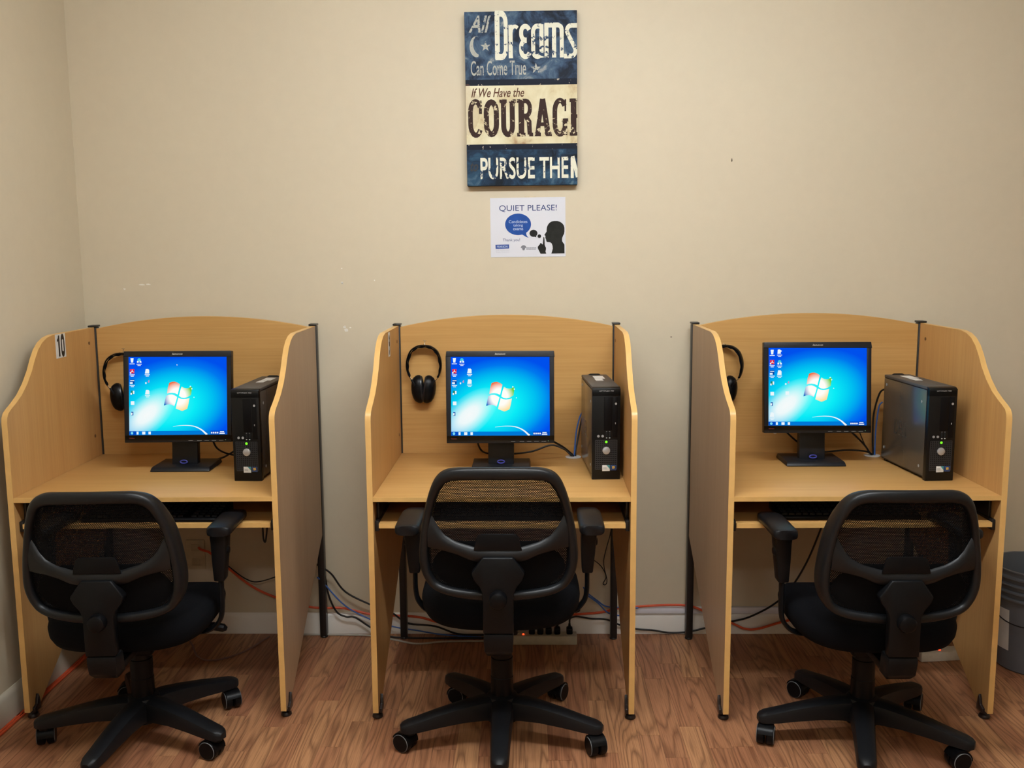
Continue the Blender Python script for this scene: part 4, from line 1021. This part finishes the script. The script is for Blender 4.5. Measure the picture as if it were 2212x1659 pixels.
# ================================================================== QUIET NOTICE
def notice():
    X0, X1, Z0, Z1 = -0.1115, 0.1675, 1.4685, 1.6865
    t = thing('notice', 'white landscape quiet notice taped to the wall below the lettered canvas', 'notice', ((X0+X1)/2,-0.0006,Z0))
    t.rotation_euler = (0,-0.006,0)
    Wp, Hp = X1-X0, Z1-Z0; x0 = -Wp/2
    part('sheet', MB().box((x0,-0.0008,0),(x0+Wp,0.0,Hp)), plain('white_notice_paper',(216,217,224),0.5,var=0.015,scale=10,spec=0.2), t, smooth=False)
    part('tape', MB().box((-0.012,-0.0005,Hp-0.004),(0.03,-0.0001,Hp+0.005)), plain('cloudy_tape',(204,190,160),0.3), t, smooth=False)
    Yf = -0.0013; N = lambda u, v: (x0+u*Wp, Hp*(1-v))
    BL = plain('notice_blue', (34,76,150), 0.5, var=0.12, scale=30, spec=0.15); TX = plain('notice_blue_text', (56,70,116), 0.5, spec=0.15); DK = plain('notice_black', (34,34,31), 0.5, var=0.3, scale=40, spec=0.15); LT = plain('notice_pale_text', (190,206,232), 0.4); GY = plain('notice_grey', (118,120,128), 0.4); LG = plain('notice_light_grey', (170,174,184), 0.4)
    def text(body, u0, v0, u1, v1, mat, y=Yf, **kw):
        a = N(u0,v1); b = N(u1,v0); part('lettering', text_mb(body, (a[0],a[1],b[0],b[1]), y, **kw), mat, t, smooth=False)
    text('QUIET PLEASE!', .12, .125, .885, .24, TX)
    zx = lambda a, b: N((a-107)/1930, (b-85)/1520)
    def shape(name, polys, mat, y=Yf):
        mb = MB(); mb.uv['flat'] = True
        for k_, p in enumerate(polys): mb.flat([zx(*q) for q in p], y-0.0002*k_)
        part(name, mb, mat, t, smooth=False)
    shape('speech_bubble', [[(818+334*math.cos(2*PI*k/40), 765-276*math.sin(2*PI*k/40)) for k in range(40)], [(905,1020),(960,1050),(1020,1090),(1092,1115),(1045,1070),(1025,1015),(1030,960),(960,900),(880,950)]], BL)
    text('Candidates', .245, .378, .492, .425, LT, Yf-0.0006); text('taking', .305, .440, .432, .496, LT, Yf-0.0006); text('exams', .302, .510, .436, .546, LT, Yf-0.0006)
    shape('thought_bubble', [[(1212+103*math.cos(2*PI*k/28), 1000-92*math.sin(2*PI*k/28)) for k in range(28)], [(1225,1085),(1282,1103),(1280,1060)], [(1362+47*math.cos(2*PI*k/20), 1075-47*math.sin(2*PI*k/20)) for k in range(20)]], DK)
    sil = [(1665,1527),(1690,1455),(1705,1400),(1700,1330),(1680,1270),(1645,1238),(1600,1230),(1560,1228),(1540,1205),(1535,1170),(1522,1140),(1515,1105),(1520,1072),(1492,1050),(1500,1030),(1525,995),(1548,960),(1552,890),(1560,840),(1585,785),(1625,735),(1680,703),(1750,690),(1830,692),(1900,715),(1955,755),(1995,810),(2010,870),(2010,960),(2000,1020),(1970,1075),(1950,1130),(1945,1180),(1955,1225),(1985,1265),(2008,1300),(2008,1525)]
    hand = [(1390,1528),(1360,1470),(1330,1410),(1318,1370),(1322,1340),(1340,1325),(1350,1300),(1372,1288),(1378,1262),(1395,1250),(1420,1262),(1435,1285),(1448,1280),(1458,1180),(1464,1105),(1478,1095),(1490,1110),(1497,1200),(1500,1300),(1515,1345),(1532,1370),(1530,1420),(1518,1470),(1538,1528)]
    shape('head_silhouette', [sil], DK); shape('hand_silhouette', [hand], DK)
    text('Thank you!', .163, .685, .392, .745, TX)
    shape('blue_plate', [[(228,1280),(580,1278),(580,1382),(232,1388)]], plain('notice_plate_blue',(44,76,150),0.4))
    text('PEARSON', .085, .803, .225, .838, LT, Yf-0.0003, offset=0.01)
    text('VUE Authorized', .064, .873, .248, .885, LG); text('Test Centre', .064, .905, .248, .917, LG)
    shape('tree_emblem', [[(953+70*math.cos(PI*k/16), 1370-68*math.sin(PI*k/16)) for k in range(17)], [(915,1372),(995,1372),(975,1432),(930,1432)]], GY)
    mb = MB(); mb.uv['flat'] = True
    for r_ in range(2):
        xq = 1025
        while xq < 1265:
            ww = 12+((xq*7+r_*5) % 17); mb.flat([zx(xq,1362+r_*32),zx(xq+ww,1362+r_*32),zx(xq+ww,1384+r_*32),zx(xq,1384+r_*32)], Yf); xq += ww+6
    part('fine_print', mb, GY, t, smooth=False, kind='stuff')
notice()

# ================================================================== PAIL
def pail():
    cx, cy = 1.845, -0.285
    t = thing('pail', 'grey ribbed plastic pail on the floor at the right edge', 'pail', (cx,cy,0))
    r0, r1, H = 0.128, 0.149, 0.372
    rr = lambda z: r0+(r1-r0)*z/H
    pr = [(0.01,0.002),(r0-0.006,0.0),(r0,0.006),(rr(.25),.25)]
    for z in (.265,.292,.318,.344): pr += [(rr(z),z-0.001),(rr(z)+0.013,z),(rr(z)+0.013,z+0.005),(rr(z),z+0.008)]
    pr += [(r1,H-0.006),(r1+0.005,H-0.004),(r1+0.005,H),(r1-0.004,H),(r0-0.004,0.01),(0.01,0.008)]
    part('pail_body', MB().lathe(pr, n=56), M_PAIL, t, ang=30)
    lab = MB(); R = []
    for k in range(13):
        a = math.radians(180+2.1*k)
        z0, z1 = 0.075, 0.225
        R.append([((rr(z)+d)*math.cos(a), (rr(z)+d)*math.sin(a), z) for z, d in ((z0,0.0004),(z0,0.0012),(z1,0.0012),(z1,0.0004))])
    lab.rings(R); part('paper_label', lab, M_LABEL, t)
    hp = smooth_path([(-rr(.3)-0.008,0.0,0.30),(-rr(.2)-0.012,-0.03,0.20),(-0.10,-0.125,0.185),(0.0,-0.162,0.215),(0.10,-0.125,0.185),(rr(.2)+0.012,-0.03,0.20),(rr(.3)+0.008,0.0,0.30)], 6)
    part('wire_handle', MB().tube(hp, 0.0022, 8), plain('dark_steel_wire',(60,60,62),0.4,metal=0.8), t)
pail()

# ================================================================== POWER STRIPS, OUTLET, CABLES
def power_strip(x, y, rz, L, plugs, mat, label, led=-0.055):
    t = thing('power_strip', label, 'power strip', (x,y,0.0003), rz)
    part('strip_body', MB().box((-L/2,-0.026,0),(L/2,0.026,0.036)), mat, t, 0.004)
    part('strip_switch', MB().box((-L/2+0.014,-0.010,0.0362),(-L/2+0.036,0.010,0.040)), M_BLK2, t, 0.001)
    part('neon_light', MB().lathe([(0.0005,0.005),(0.003,0.004),(0.004,0.0)], (led,-0.010,0.0362), 12), glow('red_neon_light',(255,60,24),3.0), t)
    for u in plugs:
        p = part('plug', MB().box((u-0.012,-0.015,0.0363),(u+0.012,0.015,0.062)), M_BLK2, t, 0.005)
        part('plug_neck', MB().cyl((u,0,0.062),(u,0,0.078),0.006,12,0.004), M_BLK2, p)
power_strip(0.058, -0.098, 0.0, 0.30, (-0.022,0.010,0.042,0.075,0.122), M_BEIGE, 'beige power strip with black plugs behind the middle chair')
power_strip(1.530, -0.240, 0.12, 0.17, (), plain('white_strip_plastic',(220,218,212),0.4), 'small white power strip with red light under the right carrel', -0.008)
o_ = thing('wall_outlet', 'pale outlet plate low on the wall behind the chair at carrel 10', 'outlet', (-1.279,-0.0003,0.262))
part('outlet_plate', MB().box((-0.036,-0.006,0),(0.036,0,0.118)), plain('ivory_outlet',(206,194,166),0.45), o_, 0.0015)
for z in (0.030, 0.088): part('socket', MB().box((-0.016,-0.0085,z-0.014),(0.016,-0.006,z+0.014)), plain('ivory_socket',(190,178,150),0.45), o_, 0.002)
def cable(name, pts, r, mat, label, group=None, cat='cable', sub=6):
    o = part(name, MB().tube(smooth_path(pts, sub), r, 8), mat)
    tag(o, label, cat, group); return o
cable('extension_cord', [(-1.262,-0.016,0.352),(-1.245,-0.035,0.350),(-1.212,-0.03,0.335),(-1.151,-0.03,0.279),(-1.064,-0.026,0.204),(-0.975,-0.024,0.157),(-0.849,-0.022,0.117),(-0.777,-0.022,0.109),(-0.704,-0.022,0.109),(-0.596,-0.022,0.084),(-0.505,-0.022,0.079),(-0.406,-0.022,0.072),(-0.324,-0.024,0.051),(-0.161,-0.034,0.030),(-0.100,-0.060,0.022),(-0.094,-0.098,0.022)], 0.0046, M_CORD_O, 'orange extension cord running from the outlet past carrel 10 to the power strip', cat='extension cord')
cable('extension_cord', [(0.02,-0.036,0.050),(0.128,-0.028,0.078),(0.236,-0.026,0.087),(0.308,-0.022,0.092),(0.362,-0.026,0.107),(0.443,-0.024,0.1155),(0.56,-0.024,0.122),(0.649,-0.026,0.119),(0.713,-0.03,0.096),(0.821,-0.034,0.049),(0.867,-0.036,0.030),(0.92,-0.036,0.032),(1.054,-0.03,0.066),(1.17,-0.034,0.053),(1.30,-0.06,0.012),(1.37,-0.15,0.006),(1.443,-0.250,0.016)], 0.0046, M_CORD_O, 'orange cord along the white duct between the middle and right carrels', cat='extension cord')
for k, dx in enumerate((0.0, 0.0105)):
    cable('extension_cord', [(-1.6355+dx,-2.2,0.0052),(-1.6355+dx,-0.827,0.0052),(-1.634+dx,-0.70,0.0052),(-1.6355+dx,-0.55,0.0052),(-1.6345+dx,-0.388,0.0052),(-1.6345+dx,-0.23,0.0052),(-1.632+dx,-0.06,0.0052)], 0.0048, M_CORD_O, ['orange cord on the floor tight against the left baseboard','orange cord on the floor doubled beside the one along the left wall'][k], cat='extension cord')
cable('power_cable', [(-0.800,-0.070,0.31),(-0.786,-0.048,0.289),(-0.742,-0.04,0.255),(-0.69,-0.036,0.181),(-0.592,-0.036,0.128),(-0.512,-0.036,0.096),(-0.476,-0.034,0.068),(-0.44,-0.032,0.049),(-0.341,-0.036,0.040),(-0.251,-0.044,0.012),(-0.143,-0.045,0.008)], 0.0036, M_CORD_K, 'black cord swooping highest across the gap between carrel 10 and the middle one')
cable('network_cable', [(-0.790,-0.066,0.25),(-0.769,-0.045,0.216),(-0.691,-0.036,0.123),(-0.593,-0.036,0.068),(-0.503,-0.036,0.038),(-0.413,-0.036,0.023),(-0.305,-0.052,0.012),(-0.161,-0.056,0.004)], 0.0028, M_CORD_B, 'blue network cable drooping between carrel 10 and the middle carrel')
cable('power_cable', [(-0.770,-0.040,0.27),(-0.754,-0.040,0.168),(-0.726,-0.040,0.102),(-0.69,-0.040,0.081),(-0.654,-0.040,0.078),(-0.592,-0.040,0.036),(-0.52,-0.060,0.010),(-0.448,-0.064,0.005),(-0.304,-0.068,0.005),(-0.142,-0.066,0.005)], 0.0036, M_CORD_K, 'black cord dropping lowest to the baseboard between carrel 10 and the middle one')
cable('floor_cord', [(-0.888,-0.030,0.004),(-0.70,-0.034,0.004),(-0.596,-0.041,0.004),(-0.502,-0.078,0.004),(-0.406,-0.118,0.004),(-0.302,-0.098,0.004),(-0.142,-0.092,0.004)], 0.0036, M_CORD_W, 'grey white cord lying on the floor by the middle carrel')
cable('power_cable', [(0.247,-0.08,0.203),(0.237,-0.08,0.16),(0.207,-0.085,0.13),(0.166,-0.095,0.101),(0.133,-0.098,0.079)], 0.0034, M_CORD_K, 'short black cord falling to the power strip under the middle desk')
cable('network_cable', [(0.235,-0.07,0.21),(0.249,-0.05,0.182),(0.289,-0.034,0.145),(0.325,-0.032,0.120),(0.378,-0.03,0.115),(0.45,-0.032,0.1135)], 0.0028, M_CORD_B, 'blue network cable crossing behind the right rear leg of the middle carrel')
cable('network_cable', [(0.238,-0.075,0.20),(0.245,-0.06,0.179),(0.292,-0.046,0.139),(0.333,-0.036,0.095),(0.387,-0.032,0.080)], 0.0028, M_CORD_B, 'second blue network cable ending lower behind the middle carrel')
cable('thin_wire', [(0.345,-0.05,0.55),(0.34,-0.05,0.431),(0.313,-0.05,0.312),(0.326,-0.05,0.234),(0.320,-0.05,0.214),(0.311,-0.05,0.219),(0.322,-0.053,0.247),(0.306,-0.05,0.284),(0.275,-0.05,0.312),(0.24,-0.05,0.33)], 0.0019, M_CORD_K, 'thin black wire looping in the air under the middle carrel')
cable('power_cable', [(0.180,-0.098,0.079),(0.184,-0.075,0.088),(0.211,-0.045,0.084),(0.263,-0.036,0.072),(0.326,-0.030,0.066),(0.38,-0.026,0.042),(0.443,-0.022,0.024),(0.506,-0.022,0.019),(0.578,-0.026,0.010),(0.65,-0.026,0.015),(0.721,-0.026,0.032),(0.814,-0.028,0.057),(0.881,-0.030,0.076),(0.969,-0.034,0.126),(1.03,-0.04,0.19),(1.09,-0.045,0.30),(1.14,-0.05,0.44),(1.19,-0.055,0.60)], 0.0036, M_CORD_K, 'long black cord along the baseboard from the power strip to the right carrel')
cable('thin_wire', [(-1.16,-0.05,0.31),(-1.118,-0.05,0.272),(-1.074,-0.05,0.239),(-1.03,-0.05,0.226),(-0.957,-0.05,0.246),(-0.874,-0.05,0.285),(-0.80,-0.05,0.36)], 0.0022, M_CORD_K, 'thin black wire sagging across the wall under carrel 10')
cable('looped_wire', [(-0.824,-0.60,0.632),(-0.825,-0.60,0.604),(-0.829,-0.60,0.573),(-0.833,-0.60,0.556),(-0.838,-0.60,0.567),(-0.839,-0.60,0.60),(-0.839,-0.60,0.632)], 0.0028, M_CORD_K, 'dark wire loop hanging under the tray of carrel 10')
cable('floor_cord', [(-1.285,-0.10,0.0038),(-1.255,-0.15,0.0038),(-1.214,-0.229,0.0038),(-1.166,-0.268,0.0038),(-1.11,-0.257,0.0038),(-1.045,-0.187,0.0038),(-0.990,-0.05,0.0038)], 0.0032, M_CORD_P, 'mauve grey cord curling on the floor under carrel 10')
ZT = ZD+0.0046
cable('monitor_cable', [(-0.160,-0.272,0.86),(-0.158,-0.24,0.82),(-0.145,-0.205,0.776),(-0.113,-0.175,0.757),(-0.032,-0.15,0.751),(0.04,-0.13,0.756),(0.109,-0.115,0.776),(0.155,-0.130,0.765),(0.176,-0.140,0.750),(0.186,-0.1455,0.7405)], 0.0034, M_CORD_K, 'black cable humped along the back of the middle desk')
cable('monitor_cable', [(0.09,-0.286,0.845),(0.106,-0.25,0.822),(0.150,-0.19,0.785),(0.182,-0.152,0.752),(0.1915,-0.147,0.7405)], 0.0038, M_CORD_K, 'thick black cable from the middle monitor to the desk grommet')
cable('network_cable', [(0.224,-0.125,0.90),(0.214,-0.120,0.877),(0.202,-0.128,0.825),(0.196,-0.140,0.76),(0.1935,-0.1435,0.7405)], 0.0028, M_CORD_B, 'blue network cable rising beside the middle tower')
cable('power_cable', [(0.228,-0.115,0.89),(0.220,-0.112,0.858),(0.210,-0.120,0.806),(0.200,-0.138,0.76),(0.1985,-0.1415,0.7405)], 0.0032, M_CORD_K, 'black cord rising beside the middle tower behind the blue cable')
cable('monitor_cable', [(-1.105,-0.305,0.86),(-1.101,-0.275,0.835),(-1.094,-0.25,0.798),(-1.083,-0.2,0.769),(-1.05,-0.17,0.752),(-1.0,-0.15,0.7418)], 0.0034, M_CORD_K, 'black cable sagging from the screen to the tower in carrel 10')
cable('power_cable', [(-1.125,-0.215,0.7415),(-1.105,-0.205,0.747),(-1.084,-0.195,0.753),(-1.049,-0.17,0.773),(-1.0,-0.15,0.80)], 0.0034, M_CORD_K, 'black cord rising from the stand to the tower in carrel 10')
cable('monitor_cable', [(0.930,-0.205,0.875),(0.945,-0.195,0.85),(0.993,-0.175,0.805),(1.056,-0.152,0.762),(1.104,-0.140,0.752),(1.195,-0.13,0.757),(1.266,-0.13,0.752),(1.289,-0.1355,0.7405)], 0.0034, M_CORD_K, 'black cable crossing behind the stand of the right monitor')
cable('monitor_cable', [(1.16,-0.215,0.87),(1.177,-0.205,0.848),(1.243,-0.17,0.788),(1.275,-0.143,0.752),(1.2875,-0.138,0.7405)], 0.0034, M_CORD_K, 'black cable slanting from the right monitor to its grommet')
cable('thin_wire', [(1.20,-0.215,0.87),(1.212,-0.205,0.845),(1.250,-0.16,0.785),(1.284,-0.130,0.7405)], 0.0020, M_CORD_K, 'thin black wire slanting beside the right monitor cable')
cable('power_cable', [(1.318,-0.16,0.99),(1.303,-0.14,0.968),(1.290,-0.128,0.89),(1.2895,-0.130,0.80),(1.2935,-0.132,0.7405)], 0.0034, M_CORD_K, 'black cord bowing up beside the right tower')
cable('network_cable', [(1.31,-0.155,0.94),(1.300,-0.148,0.919),(1.2955,-0.140,0.832),(1.296,-0.1385,0.7405)], 0.0028, M_CORD_B, 'blue network cable rising beside the right tower')
